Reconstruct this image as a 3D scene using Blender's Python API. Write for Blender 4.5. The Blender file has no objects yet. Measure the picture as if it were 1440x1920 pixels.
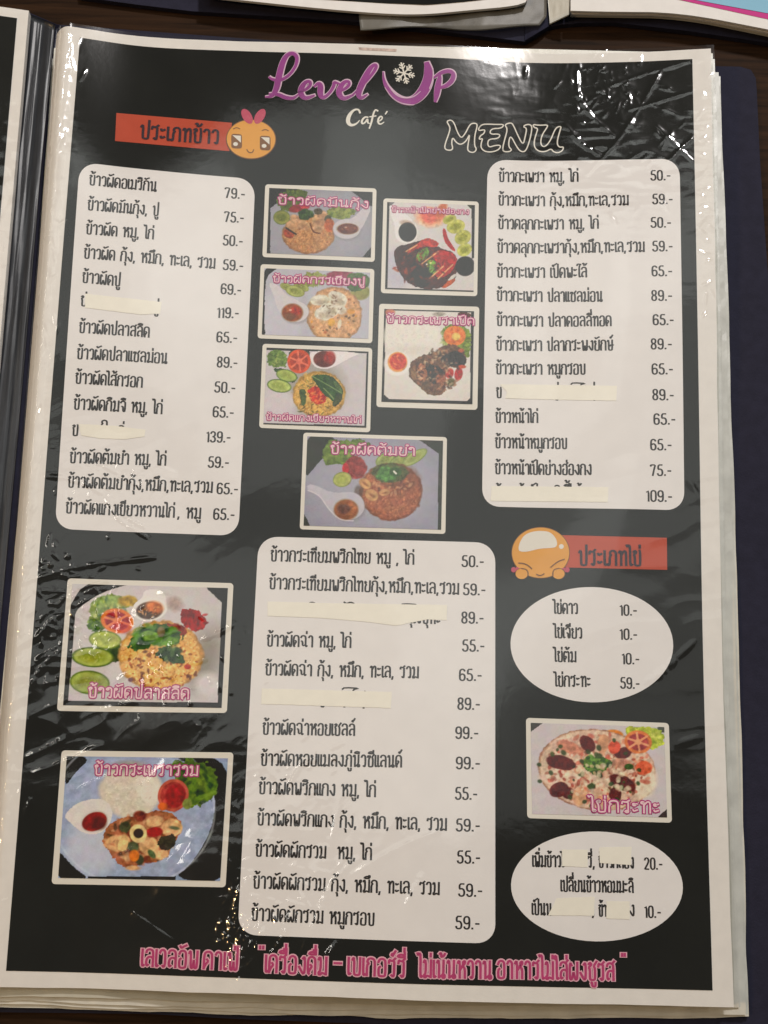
import bpy, math, random
import numpy as np

scene = bpy.context.scene
rng = np.random.default_rng(7)
random.seed(7)

# ------------------------------------------------------------------ camera, world, lamps
Z0 = .0125                                   # height of the open page above the table
CAM = np.array([0.0, 0.0, 0.0]); FPX = 1.0   # filled from the calibration below
PAR = [2.599804, 0.097644, 0.038863, 0.404483, 0.230501, -0.016474, 0.027109, -0.222171, 0.015795, 0.347683, 0.710664, -0.387320, -0.178753, 0.126026, 0.076270, -0.145659, -0.086481, -0.222980, 0.021994, 0.177845, -0.086005, -0.274952, 0.067231, 0.361395, -0.023912, -0.327955, 0.030378, 0.222512, -0.080130, -0.256016, -0.109382, -0.027802, -0.119739, 0.105471, 0.136020, -0.072781, -0.215493, 0.235052, 0.608796]
FPX = PAR[0] * 1000
CAM = np.array(PAR[1:4]) + np.array([0, 0, Z0])
ROT = PAR[4:7]
NX, NY = 8, 4
KX = (-.012, .21); KY = (-.01, .30)
ZG = np.array(PAR[7:]).reshape(NX, NY) * .01

cd = bpy.data.cameras.new("camera"); cam = bpy.data.objects.new("camera", cd)
scene.collection.objects.link(cam); scene.camera = cam
cam.location = CAM; cam.rotation_mode = 'XYZ'; cam.rotation_euler = ROT
cd.sensor_fit = 'VERTICAL'; cd.sensor_height = 36; cd.lens = FPX / 1920 * 36
cd.clip_start = .01; cd.clip_end = 20

world = bpy.data.worlds.new("World"); scene.world = world; world.use_nodes = True
bg = world.node_tree.nodes['Background']
bg.inputs[0].default_value = (1, .93, .82, 1); bg.inputs[1].default_value = .07

def lamp(name, loc, aim, power, size, color, size_y=None, shape='DISK'):
    l = bpy.data.lights.new(name, 'AREA'); l.energy = power; l.color = color
    l.shape = shape; l.size = size
    if size_y: l.size_y = size_y
    o = bpy.data.objects.new(name, l); scene.collection.objects.link(o); o.location = loc
    from mathutils import Vector
    o.rotation_euler = (Vector(aim) - Vector(loc)).to_track_quat('-Z', 'Y').to_euler()
    return o
lamp("ceiling_lamp", (.36, .90, 1.0), (.1, .15, 0), 8.9, .10, (1, .955, .935))
lamp("side_fill_lamp", (-.60, -.10, .95), (.09, .06, 0), 3.4, .10, (1, .64, .30))  # lamp added to brighten and warm the lower part of the page
tube = lamp("tube_lamp", (-.36, .36, 1.1), (-.36, .36, 0), 1.0, .06, (1, .95, .86), .52, 'RECTANGLE'); tube.rotation_euler = (0, 0, 0)
lamp("glint_fill_lamp", (.95, .35, 1.0), (.1, .15, 0), .9, .08, (1, .90, .76))  # weak lamp added to put glints on the film's creases
for loc, w_, h_, L_ in (((.14, .42, 1.0), .95, .58, .42), ((-.06, .60, 1.03), .46, .30, .50), ((.34, .46, 1.05), .50, .40, .42), ((.02, .26, 1.07), .56, .26, .48), ((.20, .66, 1.09), .34, .16, .55)):  # unseen panels added as lit ceiling patches, overlapped to vary the film's veil
    p_ = lamp("ceiling_veil_fill", loc, (loc[0], loc[1], 0), L_*math.pi*w_*h_, w_, (.97, 1, .96), h_, 'RECTANGLE'); p_.rotation_euler = (0, 0, 0)

scene.view_settings.view_transform = 'Standard'; scene.view_settings.look = 'None'
scene.view_settings.exposure = 0; scene.view_settings.gamma = 1
scene.cycles.max_bounces = 6; scene.cycles.transparent_max_bounces = 12
scene.cycles.caustics_reflective = False; scene.cycles.caustics_refractive = False
scene.cycles.sample_clamp_indirect = 4
scene.cycles.use_denoising = True

# ------------------------------------------------------------------ page surface and pixel helpers
def spl(t, n):
    t = np.clip(t, 0, n - 1 - 1e-9); i = t.astype(int); f = t - i
    w = np.zeros((len(t), n)); r = np.arange(len(t))
    for k, v in ((i - 1, -.5*f + f*f - .5*f**3), (i, 1 - 2.5*f*f + 1.5*f**3),
                 (i + 1, .5*f + 2*f*f - 1.5*f**3), (i + 2, -.5*f*f + .5*f**3)):
        np.add.at(w, (r, np.clip(k, 0, n - 1)), v)
    return w
def hz(x, y):
    x = np.asarray(x, float).ravel(); y = np.asarray(y, float).ravel()
    a = spl((x - KX[0]) / (KX[1] - KX[0]) * (NX - 1), NX); b = spl((y - KY[0]) / (KY[1] - KY[0]) * (NY - 1), NY)
    return np.einsum('ij,ik,jk->i', a, b, ZG) + Z0
def rotm(a, b, c):
    ca, sa, cb, sb, cc, sc = math.cos(a), math.sin(a), math.cos(b), math.sin(b), math.cos(c), math.sin(c)
    return (np.array([[cc, -sc, 0], [sc, cc, 0], [0, 0, 1]]) @ np.array([[cb, 0, sb], [0, 1, 0], [-sb, 0, cb]])
            @ np.array([[1, 0, 0], [0, ca, -sa], [0, sa, ca]]))
RM = rotm(*ROT)
def rays(p):
    p = np.asarray(p, float).reshape(-1, 2)
    return np.stack([(p[:, 0] - 720) / FPX, -(p[:, 1] - 960) / FPX, -np.ones(len(p))], 1) @ RM.T
def pg(p):                                    # photo pixel -> page plane coordinates (x, y)
    d = rays(p); z = np.full(len(d), Z0)
    for _ in range(6):
        t = (z - CAM[2]) / d[:, 2]; x = CAM[0] + t*d[:, 0]; y = CAM[1] + t*d[:, 1]; z = hz(x, y)
    return np.stack([x, y], 1)
def tp(p, z):                                 # photo pixel -> point at height z
    d = rays(p); t = (z - CAM[2]) / d[:, 2]
    return CAM[None, :] + t[:, None] * d
def zm(ox, oy, s):                            # coordinates read in an enlarged crop -> photo pixels
    return lambda pts: [(ox + q[0]/s, oy + q[1]/s) for q in pts]

# ------------------------------------------------------------------ materials
def lin(c):
    c = np.asarray(c, float) / 255
    return np.where(c <= .04045, c / 12.92, ((c + .055) / 1.055) ** 2.4)
MATS = {}
def mat(name, col, rough=.6, spec=.3, noise=0, nscale=400, bump=0, bscale=800):
    if name in MATS: return MATS[name]
    m = bpy.data.materials.new(name); m.use_nodes = True; nt = m.node_tree; b = nt.nodes['Principled BSDF']
    b.inputs['Base Color'].default_value = (*col, 1); b.inputs['Roughness'].default_value = rough
    b.inputs['Specular IOR Level'].default_value = spec
    if noise or bump:
        tc = nt.nodes.new('ShaderNodeTexCoord')
    if noise:
        n = nt.nodes.new('ShaderNodeTexNoise'); n.inputs['Scale'].default_value = nscale; n.inputs['Detail'].default_value = 4
        nt.links.new(tc.outputs['Object'], n.inputs['Vector'])
        r = nt.nodes.new('ShaderNodeMapRange'); r.inputs['To Min'].default_value = 1 - noise; r.inputs['To Max'].default_value = 1 + noise
        r.inputs['From Min'].default_value = .3; r.inputs['From Max'].default_value = .7
        nt.links.new(n.outputs['Fac'], r.inputs['Value'])
        v = nt.nodes.new('ShaderNodeVectorMath'); v.operation = 'SCALE'; v.inputs[0].default_value = col
        nt.links.new(r.outputs['Result'], v.inputs['Scale']); nt.links.new(v.outputs['Vector'], b.inputs['Base Color'])
    if bump:
        n2 = nt.nodes.new('ShaderNodeTexNoise'); n2.inputs['Scale'].default_value = bscale; n2.inputs['Detail'].default_value = 3
        nt.links.new(tc.outputs['Object'], n2.inputs['Vector'])
        bp = nt.nodes.new('ShaderNodeBump'); bp.inputs['Strength'].default_value = bump; bp.inputs['Distance'].default_value = .0005
        nt.links.new(n2.outputs['Fac'], bp.inputs['Height']); nt.links.new(bp.outputs['Normal'], b.inputs['Normal'])
    MATS[name] = m; return m
M_paper = mat('white paper', (.76, .745, .725), .7, .2, .03, 250)
M_black = mat('black printed ground', (.0125, .0135, .0125), .7, .04, .12, 60)
M_panel = mat('white print', (.78, .77, .78), .7, .2, .02, 150)
M_ink = mat('dark ink', (.035, .033, .034), .7, .1, .15, 900)
M_tape = mat('cream tape', (.84, .825, .745), .6, .3, .02, 300)
M_red = mat('orange red print', (.48, .078, .042), .7, .1, .04, 200)
M_purple = mat('purple print', (.30, .06, .27), .7, .2, .12, 120)
M_lilac = mat('pale lilac print', (.66, .48, .62), .7, .2)
M_white = mat('cream white print', (.74, .72, .66), .7, .2)
M_pinkfill = mat('pale pink print', (.84, .58, .64), .7, .2)
M_magenta = mat('magenta print', (.44, .035, .20), .7, .2)
M_rose = mat('dark rose print', (.46, .05, .17), .7, .2, .1, 200)
M_rosepale = mat('pale rose print', (.76, .42, .52), .7, .2)
M_orange = mat('orange print', (.72, .34, .055), .7, .2, .03, 200)
M_crest = mat('raspberry print', (.50, .07, .13), .7, .2)
M_brown = mat('brown line print', (.20, .09, .03), .7, .2)
M_navy = mat('navy board', (.019, .019, .036), .75, .15, .12, 300, .25, 1500)
M_sky = mat('sky blue print', (.22, .46, .62), .6, .3, .03, 100)
M_hot = mat('hot magenta print', (.52, .02, .22), .6, .3)

def plastic(name, tint, rough, bumpd=.000012, bscale=420, extra=1.25):
    m = bpy.data.materials.new(name); m.use_nodes = True; nt = m.node_tree
    for n in list(nt.nodes): nt.nodes.remove(n)
    L = nt.links.new; N = nt.nodes.new
    out = N('ShaderNodeOutputMaterial'); mix = N('ShaderNodeAddShader'); tr = N('ShaderNodeBsdfTransparent'); gl = N('ShaderNodeBsdfGlossy')
    tr.inputs[0].default_value = (*tint, 1); gl.inputs['Roughness'].default_value = rough
    fr = N('ShaderNodeFresnel'); fr.inputs['IOR'].default_value = 1.49
    mu = N('ShaderNodeMath'); mu.operation = 'MULTIPLY'; mu.inputs[1].default_value = extra; mu.use_clamp = True
    tc = N('ShaderNodeTexCoord'); no = N('ShaderNodeTexNoise'); no.inputs['Scale'].default_value = bscale; no.inputs['Detail'].default_value = 3
    bp = N('ShaderNodeBump'); bp.inputs['Strength'].default_value = 1; bp.inputs['Distance'].default_value = bumpd
    L(tc.outputs['Object'], no.inputs['Vector'])
    at = N('ShaderNodeAttribute'); at.attribute_name = 'crease'
    mp = N('ShaderNodeMapping'); mp.inputs['Rotation'].default_value = (0, 0, -.6); mp.inputs['Scale'].default_value = (.45, 1.3, 1)
    cr = N('ShaderNodeTexNoise'); cr.noise_type = 'RIDGED_MULTIFRACTAL'; cr.inputs['Scale'].default_value = 210; cr.inputs['Detail'].default_value = 5; cr.inputs['Roughness'].default_value = .55
    L(tc.outputs['Object'], mp.inputs[0]); L(mp.outputs[0], cr.inputs['Vector'])
    m1 = N('ShaderNodeMath'); m1.operation = 'MULTIPLY'; L(cr.outputs['Fac'], m1.inputs[0]); L(at.outputs['Fac'], m1.inputs[1])
    m2 = N('ShaderNodeMath'); m2.operation = 'MULTIPLY_ADD'; m2.inputs[1].default_value = 30.; L(m1.outputs[0], m2.inputs[0]); L(no.outputs['Fac'], m2.inputs[2])
    L(m2.outputs[0], bp.inputs['Height'])
    L(bp.outputs['Normal'], gl.inputs['Normal']); L(bp.outputs['Normal'], fr.inputs['Normal'])
    L(fr.outputs[0], mu.inputs[0]); L(mu.outputs[0], gl.inputs['Color']); L(tr.outputs[0], mix.inputs[0]); L(gl.outputs[0], mix.inputs[1])
    g2 = N('ShaderNodeBsdfGlossy'); g2.inputs['Roughness'].default_value = .13; L(bp.outputs['Normal'], g2.inputs['Normal'])
    mu2 = N('ShaderNodeMath'); mu2.operation = 'MULTIPLY'; mu2.inputs[1].default_value = extra*.30; mu2.use_clamp = True; L(fr.outputs[0], mu2.inputs[0]); L(mu2.outputs[0], g2.inputs['Color'])
    ad = N('ShaderNodeAddShader'); L(mix.outputs[0], ad.inputs[0]); L(g2.outputs[0], ad.inputs[1])
    L(ad.outputs[0], out.inputs[0]); return m
M_plastic = plastic('clear plastic film', (.955, .955, .945), .06)
M_edge = mat('cloudy plastic edge', (.48, .47, .40), .35, .4, .10, 120, .2, 300)
M_edge2 = mat('milky plastic edge', (.60, .59, .53), .35, .4, .10, 160, .15, 200)
M_margin = mat('smoky plastic margin', (.026, .028, .033), .34, .4, .25, 60, .15, 120)

def wood():
    m = bpy.data.materials.new('dark brown wood'); m.use_nodes = True; nt = m.node_tree; b = nt.nodes['Principled BSDF']
    L = nt.links.new; N = nt.nodes.new
    tc = N('ShaderNodeTexCoord'); mp = N('ShaderNodeMapping'); mp.inputs['Scale'].default_value = (1.2, 22, 1); mp.inputs['Rotation'].default_value = (0, 0, .04)
    n = N('ShaderNodeTexNoise'); n.inputs['Scale'].default_value = 22; n.inputs['Detail'].default_value = 8; n.inputs['Roughness'].default_value = .65; n.inputs['Distortion'].default_value = .4
    r = N('ShaderNodeValToRGB'); e = r.color_ramp.elements
    e[0].position = .32; e[0].color = (.011, .0055, .0027, 1); e[1].position = .72; e[1].color = (.042, .020, .009, 1)
    L(tc.outputs['Object'], mp.inputs[0]); L(mp.outputs[0], n.inputs['Vector']); L(n.outputs['Fac'], r.inputs[0]); L(r.outputs[0], b.inputs['Base Color'])
    bp = N('ShaderNodeBump'); bp.inputs['Strength'].default_value = .3; bp.inputs['Distance'].default_value = .0004
    L(n.outputs['Fac'], bp.inputs['Height']); L(bp.outputs[0], b.inputs['Normal'])
    b.inputs['Roughness'].default_value = .6; b.inputs['Specular IOR Level'].default_value = .07
    return m
M_wood = wood()
def photo_mat():
    m = bpy.data.materials.new('printed food picture'); m.use_nodes = True; nt = m.node_tree; b = nt.nodes['Principled BSDF']
    a = nt.nodes.new('ShaderNodeAttribute'); a.attribute_name = 'print'
    nt.links.new(a.outputs['Color'], b.inputs['Base Color']); b.inputs['Roughness'].default_value = .65; b.inputs['Specular IOR Level'].default_value = .2
    return m
M_photo = photo_mat()

# ------------------------------------------------------------------ mesh helpers
def empty(name, loc):
    o = bpy.data.objects.new(name, None); scene.collection.objects.link(o); o.location = loc; o.empty_display_size = .02
    return o
def link(name, verts, faces, mats, parent=None, midx=None, smooth=False, label=None):
    me = bpy.data.meshes.new(name)
    verts = np.asarray(verts, float)
    if isinstance(faces, np.ndarray):          # big quad grids, set in bulk
        n = len(faces); me.vertices.add(len(verts)); me.vertices.foreach_set('co', verts.astype(np.float32).ravel())
        me.loops.add(4*n); me.loops.foreach_set('vertex_index', faces.astype(np.int32).ravel())
        me.polygons.add(n); me.polygons.foreach_set('loop_start', np.arange(0, 4*n, 4, dtype=np.int32)); me.update(calc_edges=True)
    else:
        me.from_pydata(verts.tolist(), [], faces); me.update()
    for m in (mats if isinstance(mats, (list, tuple)) else [mats]): me.materials.append(m)
    if midx is not None: me.polygons.foreach_set('material_index', np.asarray(midx, np.int32))
    if smooth: me.polygons.foreach_set('use_smooth', np.ones(len(me.polygons), bool))
    o = bpy.data.objects.new(name, me); scene.collection.objects.link(o)
    if parent is not None:
        o.parent = parent
        p = parent; off = np.zeros(3)
        while p is not None: off += np.array(p.location); p = p.parent
        o.location = -off                      # vertices are given in world coordinates
    if label: o['label'] = label
    return o
def gridfaces(nu, nv, base=0, raw=False):
    i = np.arange(nu - 1)[:, None] * nv + np.arange(nv - 1)[None, :] + base
    q = np.stack([i, i + nv, i + nv + 1, i + 1], -1).reshape(-1, 4); return q if raw else q.tolist()

class MB:
    def __init__(s): s.v = []; s.f = []; s.m = []; s.n = 0
    def add(s, v, f, m=0):
        v = np.asarray(v, float); s.v.append(v); s.f += [[k + s.n for k in q] for q in f]; s.m += [m] * len(f); s.n += len(v)
    def build(s, name, mats, parent=None, label=None, smooth=False):
        return link(name, np.concatenate(s.v), s.f, mats, parent, s.m, smooth, label)
def onpage(xy, dz):
    xy = np.asarray(xy, float); return np.column_stack([xy, hz(xy[:, 0], xy[:, 1]) + dz])
def ringfill(mb, outline, dz, m=0, rings=8, page=True):     # convex outline in page coordinates
    o = densify(outline, .0022); c = (o.min(0) + o.max(0)) / 2; n = len(o); vs = []
    for k in range(rings): vs.append(c + (o - c) * (1 - k / rings))
    vs.append(c[None, :]); v = np.concatenate(vs); f = []
    for k in range(rings - 1):
        for i in range(n):
            j = (i + 1) % n; f.append([k*n + i, k*n + j, (k+1)*n + j, (k+1)*n + i])
    for i in range(n): f.append([(rings-1)*n + i, (rings-1)*n + (i+1) % n, rings*n])
    # outlines run clockwise in the photo's pixel axes; orient upward
    a = 0.5 * np.sum(o[:, 0]*np.roll(o[:, 1], -1) - np.roll(o[:, 0], -1)*o[:, 1])
    if a < 0: f = [q[::-1] for q in f]
    mb.add(onpage(v, dz), f, m)
def densify(p, step, closed=True):
    p = np.asarray(p, float); out = []
    n = len(p)
    for i in range(n if closed else n - 1):
        a, b = p[i], p[(i+1) % n]; k = max(1, int(np.linalg.norm(b - a) / step))
        for j in range(k): out.append(a + (b - a) * j / k)
    if not closed: out.append(p[-1])
    return np.array(out)
def quad_map(q):                              # bilinear map of a pixel quad TL, TR, BR, BL
    q = np.asarray(q, float)
    return lambda u, v: ((1-u)*(1-v))[:, None]*q[0] + (u*(1-v))[:, None]*q[1] + (u*v)[:, None]*q[2] + ((1-u)*v)[:, None]*q[3]
def round_quad(q, rpx, n=8):                  # rounded quad outline in pixels
    q = np.asarray(q, float); out = []
    for i in range(4):
        a, b, c = q[i-1], q[i], q[(i+1) % 4]
        d1 = (a - b) / np.linalg.norm(a - b); d2 = (c - b) / np.linalg.norm(c - b)
        p0, p2 = b + d1*rpx, b + d2*rpx
        for k in range(n + 1):
            t = k / n; w = .78
            # conic arc
            A = (1-t)**2; B = 2*t*(1-t)*w; Cc = t*t; out.append((A*p0 + B*b + Cc*p2) / (A + B + Cc))
    return np.array(out)
def chaikin(p, it=1, closed=False):
    p = np.asarray(p, float)
    for _ in range(it):
        if closed:
            q = np.roll(p, -1, 0); a = .75*p + .25*q; b = .25*p + .75*q; p = np.stack([a, b], 1).reshape(-1, p.shape[1])
        else:
            a = .75*p[:-1] + .25*p[1:]; b = .25*p[:-1] + .75*p[1:]
            p = np.concatenate([p[:1], np.stack([a, b], 1).reshape(-1, p.shape[1])[1:-1], p[-1:]])
    return p
def ribbon(p, wa, wb=None):                   # pen stroke with an elliptical nib (half widths wa across x, wb across y)
    p = np.asarray(p, float); n = len(p); w = np.broadcast_to(np.asarray(wa, float), (n,)); wb = w if wb is None else np.broadcast_to(wb, (n,))
    d = np.diff(p, axis=0); L = np.linalg.norm(d, axis=1, keepdims=True); L[L == 0] = 1; d = d / L
    t = np.concatenate([d[:1], d[:-1] + d[1:], d[-1:]]); tl = np.linalg.norm(t, axis=1, keepdims=True); tl[tl < 1e-6] = 1; t = t / tl
    nrm = np.column_stack([-t[:, 1], t[:, 0]])
    k = np.sqrt((w*nrm[:, 0])**2 + (wb*nrm[:, 1])**2) + 1e-12
    off = np.column_stack([w*w*nrm[:, 0], wb*wb*nrm[:, 1]]) / k[:, None]
    # square-ish ends, half a nib longer
    q = p.copy(); q[0] -= t[0] * .6 * min(w[0], wb[0]); q[-1] += t[-1] * .6 * min(w[-1], wb[-1])
    v = np.concatenate([q + off, q - off]); f = [[i, i + n, i + n + 1, i + 1] for i in range(n - 1)]
    return v, f

# ------------------------------------------------------------------ a narrow hand-drawn Thai alphabet (hundredths of the x-height)
ARCH = "6 95 20 100 34 95 40 78 40 0"
G = {
 'ก': (40, "0 0 0 60 10 69 0 78 5 94 20 100 35 94 40 80 40 0"),
 'ข': (38, "0 90 8 101 16 92 13 82 1 73 8 60 8 8 13 0 32 0 38 8 38 101 32 101"),
 'ค': (40, "0 0 0 78 "+ARCH+"/0 2 8 26 22 44 13 56"),
 'ง': (32, "20 86 27 99 32 86 32 10 26 0 18 8 0 42"),
 'จ': (38, "0 82 6 96 20 100 34 94 38 80 38 8 30 0 22 8 22 44 10 50"),
 'ฉ': (46, "0 82 6 96 20 100 34 94 38 80 38 12 44 0 50 10/38 20 16 6 14 44 5 52"),
 'ช': (40, "0 90 8 101 16 92 13 82 1 73 8 60 8 8 13 0 32 0 38 8 38 66 30 80 48 108"),
 'ซ': (42, "0 80 3 97 10 84 17 97 20 82 9 68 9 8 14 0 34 0 40 8 40 66 33 82 48 106"),
 'ด': (40, "9 0 0 10 0 78 "+ARCH+"/3 4 10 26 22 44 13 54"),
 'ต': (42, "9 0 0 10 0 78 5 97 14 98 21 86 28 98 37 97 42 78 42 0/3 4 10 26 22 44 13 54"),
 'ท': (40, "0 84 3 97 12 95 12 0/12 66 24 92 32 99 40 88 40 0"),
 'น': (44, "0 84 3 98 12 95 12 0/12 2 28 12 38 22/38 100 38 18 31 8 35 -2 46 0 46 14 38 20"),
 'บ': (40, "0 84 3 97 10 95 10 8 16 0 34 0 40 8 40 100"),
 'ป': (40, "0 84 3 97 10 95 10 8 16 0 34 0 40 8 40 136"),
 'ผ': (44, "12 80 3 98 0 82 0 8 5 0 13 2 22 52 31 2 39 0 44 8 44 100"),
 'พ': (44, "0 84 3 98 9 94 10 8 15 0 22 2 26 60 30 2 38 0 44 8 44 100"),
 'ฟ': (44, "0 84 3 98 9 94 10 8 15 0 22 2 26 60 30 2 38 0 44 8 44 136"),
 'ภ': (46, "-2 10 2 0 10 4 10 60 19 69 10 78 15 94 28 100 41 94 46 80 46 0"),
 'ม': (42, "0 84 3 98 12 95 12 22 2 14 3 0 14 0 17 12 42 3/42 100 42 0"),
 'ย': (40, "12 82 3 97 2 78 14 62 5 52 5 8 11 0 34 0 40 8 40 100"),
 'ร': (32, "0 76 2 97 11 90 21 91 34 106/18 91 28 86 28 74 28 8 22 -1 13 10"),
 'ล': (40, "2 80 6 95 20 100 34 95 40 80 40 0/40 48 24 58 7 48 3 20 8 2 16 10"),
 'ว': (30, "0 80 5 95 16 100 26 94 30 80 30 8 23 -1 16 8"),
 'ส': (40, "2 80 6 95 20 100 34 95 40 80 40 0/40 48 24 58 7 48 3 20 8 2 16 10/30 92 46 112"),
 'ห': (42, "0 84 3 97 12 95 12 0/12 44 32 76 30 92 40 99 44 88 30 68 42 54 42 0"),
 'อ': (38, "12 54 3 48 3 8 9 0 32 0 38 8 38 80 33 95 20 100 7 95 1 78"),
 'ฮ': (38, "12 54 3 48 3 8 9 0 32 0 38 8 38 80 33 95 20 100 7 95 1 78/30 94 46 114"),
 'ษ': (42, "0 84 3 97 10 95 10 8 16 0 34 0 40 8 40 100/20 40 26 54 32 42 50 52"),
 'ะ': (20, "0 80 3 66 20 78/0 26 3 12 20 24"),
 'า': (28, "0 82 5 96 14 100 24 94 28 82 28 0"),
 'เ': (10, "0 98 0 8 5 0 12 8"),
 'แ': (30, "0 98 0 8 5 0 12 8/20 98 20 8 25 0 32 8"),
 'โ': (16, "-12 118 -8 134 22 130 6 116 6 8 11 0 18 8"),
 'ไ': (16, "-14 138 -9 124 -2 140 6 126 6 8 11 0 18 8"),
 'ใ': (16, "0 114 -10 120 -6 136 6 130 6 8 11 0 18 8"),
 '0': (34, "17 0 6 4 0 18 0 82 6 96 17 100 28 96 34 82 34 18 28 4 17 0"),
 '1': (14, "0 84 13 98 13 0"),
 '2': (34, "0 80 4 95 16 100 28 94 33 78 28 54 2 4 0 0 34 0"),
 '3': (34, "0 82 4 96 16 100 28 94 32 78 28 58 14 52 28 46 34 28 30 6 16 0 4 4 0 18"),
 '5': (34, "32 100 4 100 3 56 16 62 28 56 34 40 34 18 28 4 16 0 4 4 0 18"),
 '6': (34, "33 84 28 96 17 100 6 95 0 80 0 18 6 4 17 0 28 4 34 18 34 40 28 54 17 58 5 52 0 40"),
 '7': (34, "0 88 0 100 34 100 26 70 14 0"),
 '8': (34, "17 53 5 60 2 80 6 96 17 100 28 96 32 80 29 60 17 53 5 45 0 22 6 4 17 0 28 4 34 22 29 45 17 53"),
 '9': (34, "1 16 6 4 17 0 28 5 34 20 34 82 28 96 17 100 6 96 0 82 0 60 6 46 17 42 29 48 34 60"),
 '.': (6, "2 2 2 9"), ',': (8, "4 8 0 -16"), '-': (22, "0 44 22 44"), '"': (12, "1 84 1 100/11 84 11 100"), ' ': (22, ""),
}
MARK = {
 'ั': "-34 126 -28 114 -20 118 -14 124 2 132", 'ิ': "0 113 -38 113 -32 124 -16 129 0 122",
 'ี': "0 113 -38 113 -32 124 -16 129 0 122/0 112 0 140", 'ึ': "0 113 -38 113 -32 124 -16 129 -4 124 -6 136 4 136 2 120",
 'ื': "0 113 -38 113 -32 124 -16 129 0 122/1 112 1 140/-11 124 -11 140", '็': "-22 112 -34 116 -34 128 -20 124 -12 132 4 142",
 '่': "-2 118 -2 138", '้': "-30 134 -24 142 -18 132 -22 118 -6 122 2 138", '์': "-10 118 -20 122 -16 132 -6 128 -4 138 2 148",
 'ุ': "-10 -14 -2 -13 0 -40", 'ู': "-26 -14 -19 -16 -19 -36 0 -38 0 -14",
 'ํ': "-8 114 -16 122 -8 130 0 122 -8 114",
}
UP = set('ัิีึื็'); TONE = set('่้์'); LOW = set('ุู')
HEADS = {c: (6, 88) for c in 'ขชบปทนมพฟหษ'}
HEADS.update({'ว': (7, 84), 'า': (7, 84), 'ค': (14, 44), 'ด': (14, 44), 'ต': (14, 44), 'ผ': (9, 86), 'ย': (9, 88), 'ร': (22, 8), 'ล': (10, 12), 'ส': (10, 12),
              'เ': (7, 10), 'ง': (24, 88), 'อ': (10, 52), 'ไ': (13, 10), 'ะ': (6, 70), 'ก': None})
def strokes_of(text):
    out = []; x = 0.; right = 0.; tall = False; hasup = False
    text = text.replace('ำ', 'ํา')
    # a tone mark typed before the vowel sign sits above it
    for ch in text:
        if ch in MARK:
            dx = right - (12 if tall and ch not in LOW else 0); dy = 0
            if ch in TONE: dy = 27 if hasup else 0
            if ch == 'ํ': dx += 14
            if ch in UP or ch == 'ํ': hasup = ch in UP
            for s in MARK[ch].split('/'):
                a = np.array(s.split(), float).reshape(-1, 2); out.append((a + (dx, dy), None))
            continue
        w, d = G[ch]
        first = True
        for s in d.split('/'):
            if not s: continue
            a = np.array(s.split(), float).reshape(-1, 2)
            out.append((a + (x, 0), (HEADS.get(ch) if first else None) and (HEADS[ch][0] + x, HEADS[ch][1]))); first = False
        right = x + w; tall = ch in 'ปฟ'; hasup = False; x += w + (9 if ch in 'เแไใโ' else 17)
    return out, x - 17
def text_into(mb, text, p0, p1, xh, dz, m=0, pen=(.086, .064), loops=False, natural=None, grow=0):
    """text on the page from pixel p0 to pixel p1 along its baseline, x-height xh metres."""
    a, b = pg([p0, p1]); st, w = strokes_of(text)
    e = (b - a); s = np.linalg.norm(e) / (w / 100); e = e / np.linalg.norm(e)
    up = np.array([0, 1.]) * xh
    k = 0
    items = [(s_, None) for s_, _ in st]
    if loops:
        th = np.linspace(0, 2*math.pi, 9)
        for s_, hd in st:
            if hd: items.append((np.column_stack([hd[0] + 7*np.cos(th), hd[1] + 9*np.sin(th)]), 'loop'))
    for q, kind in items:
        q = q / 100
        q = q if kind else chaikin(q, 1)
        xy = a + q[:, :1] * s * e + q[:, 1:] * up
        v, f = ribbon(xy, pen[0]*xh + grow, pen[1]*xh + grow)
        mb.add(onpage(v, dz + 6e-6 * (k % 6)), f, m); k += 1

# ------------------------------------------------------------------ value noise for wrinkles and prints
def vnoise(x, y, seed=0):
    x = np.asarray(x, float); y = np.asarray(y, float)
    xi = np.floor(x).astype(np.int64); yi = np.floor(y).astype(np.int64); fx = x - xi; fy = y - yi
    fx = fx*fx*fx*(fx*(fx*6 - 15) + 10); fy = fy*fy*fy*(fy*(fy*6 - 15) + 10)
    def h(a, b):
        n = (a*374761393 + b*668265263 + seed*144269) & 0xFFFFFFFF
        n = ((n ^ (n >> 13)) * 1274126177) & 0xFFFFFFFF
        n = ((n ^ (n >> 16)) * 2246822519) & 0xFFFFFFFF
        return ((n ^ (n >> 15)) & 0xFFFFFF) / float(0xFFFFFF)
    return (h(xi, yi)*(1-fx) + h(xi+1, yi)*fx)*(1-fy) + (h(xi, yi+1)*(1-fx) + h(xi+1, yi+1)*fx)*fy
def fbm(x, y, seed=0, o=4):
    s = 0; a = .5
    for i in range(o): s = s + a*vnoise(x*2**i, y*2**i, seed + i*17); a *= .5
    return s / (1 - .5**o)

PW, PH = .197, .286
# ------------------------------------------------------------------ the table
def plane_grid(x0, x1, y0, y1, z, n=8):
    x, y = np.meshgrid(np.linspace(x0, x1, n), np.linspace(y0, y1, n), indexing='ij')
    return np.column_stack([x.ravel(), y.ravel(), np.full(x.size, z)]), gridfaces(n, n)
v, f = plane_grid(-.9, 1.1, -.7, 1.2, 0)
table = link('table_top', v, f, M_wood); table['kind'] = 'structure'; table['label'] = 'dark brown wooden table top'

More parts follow.
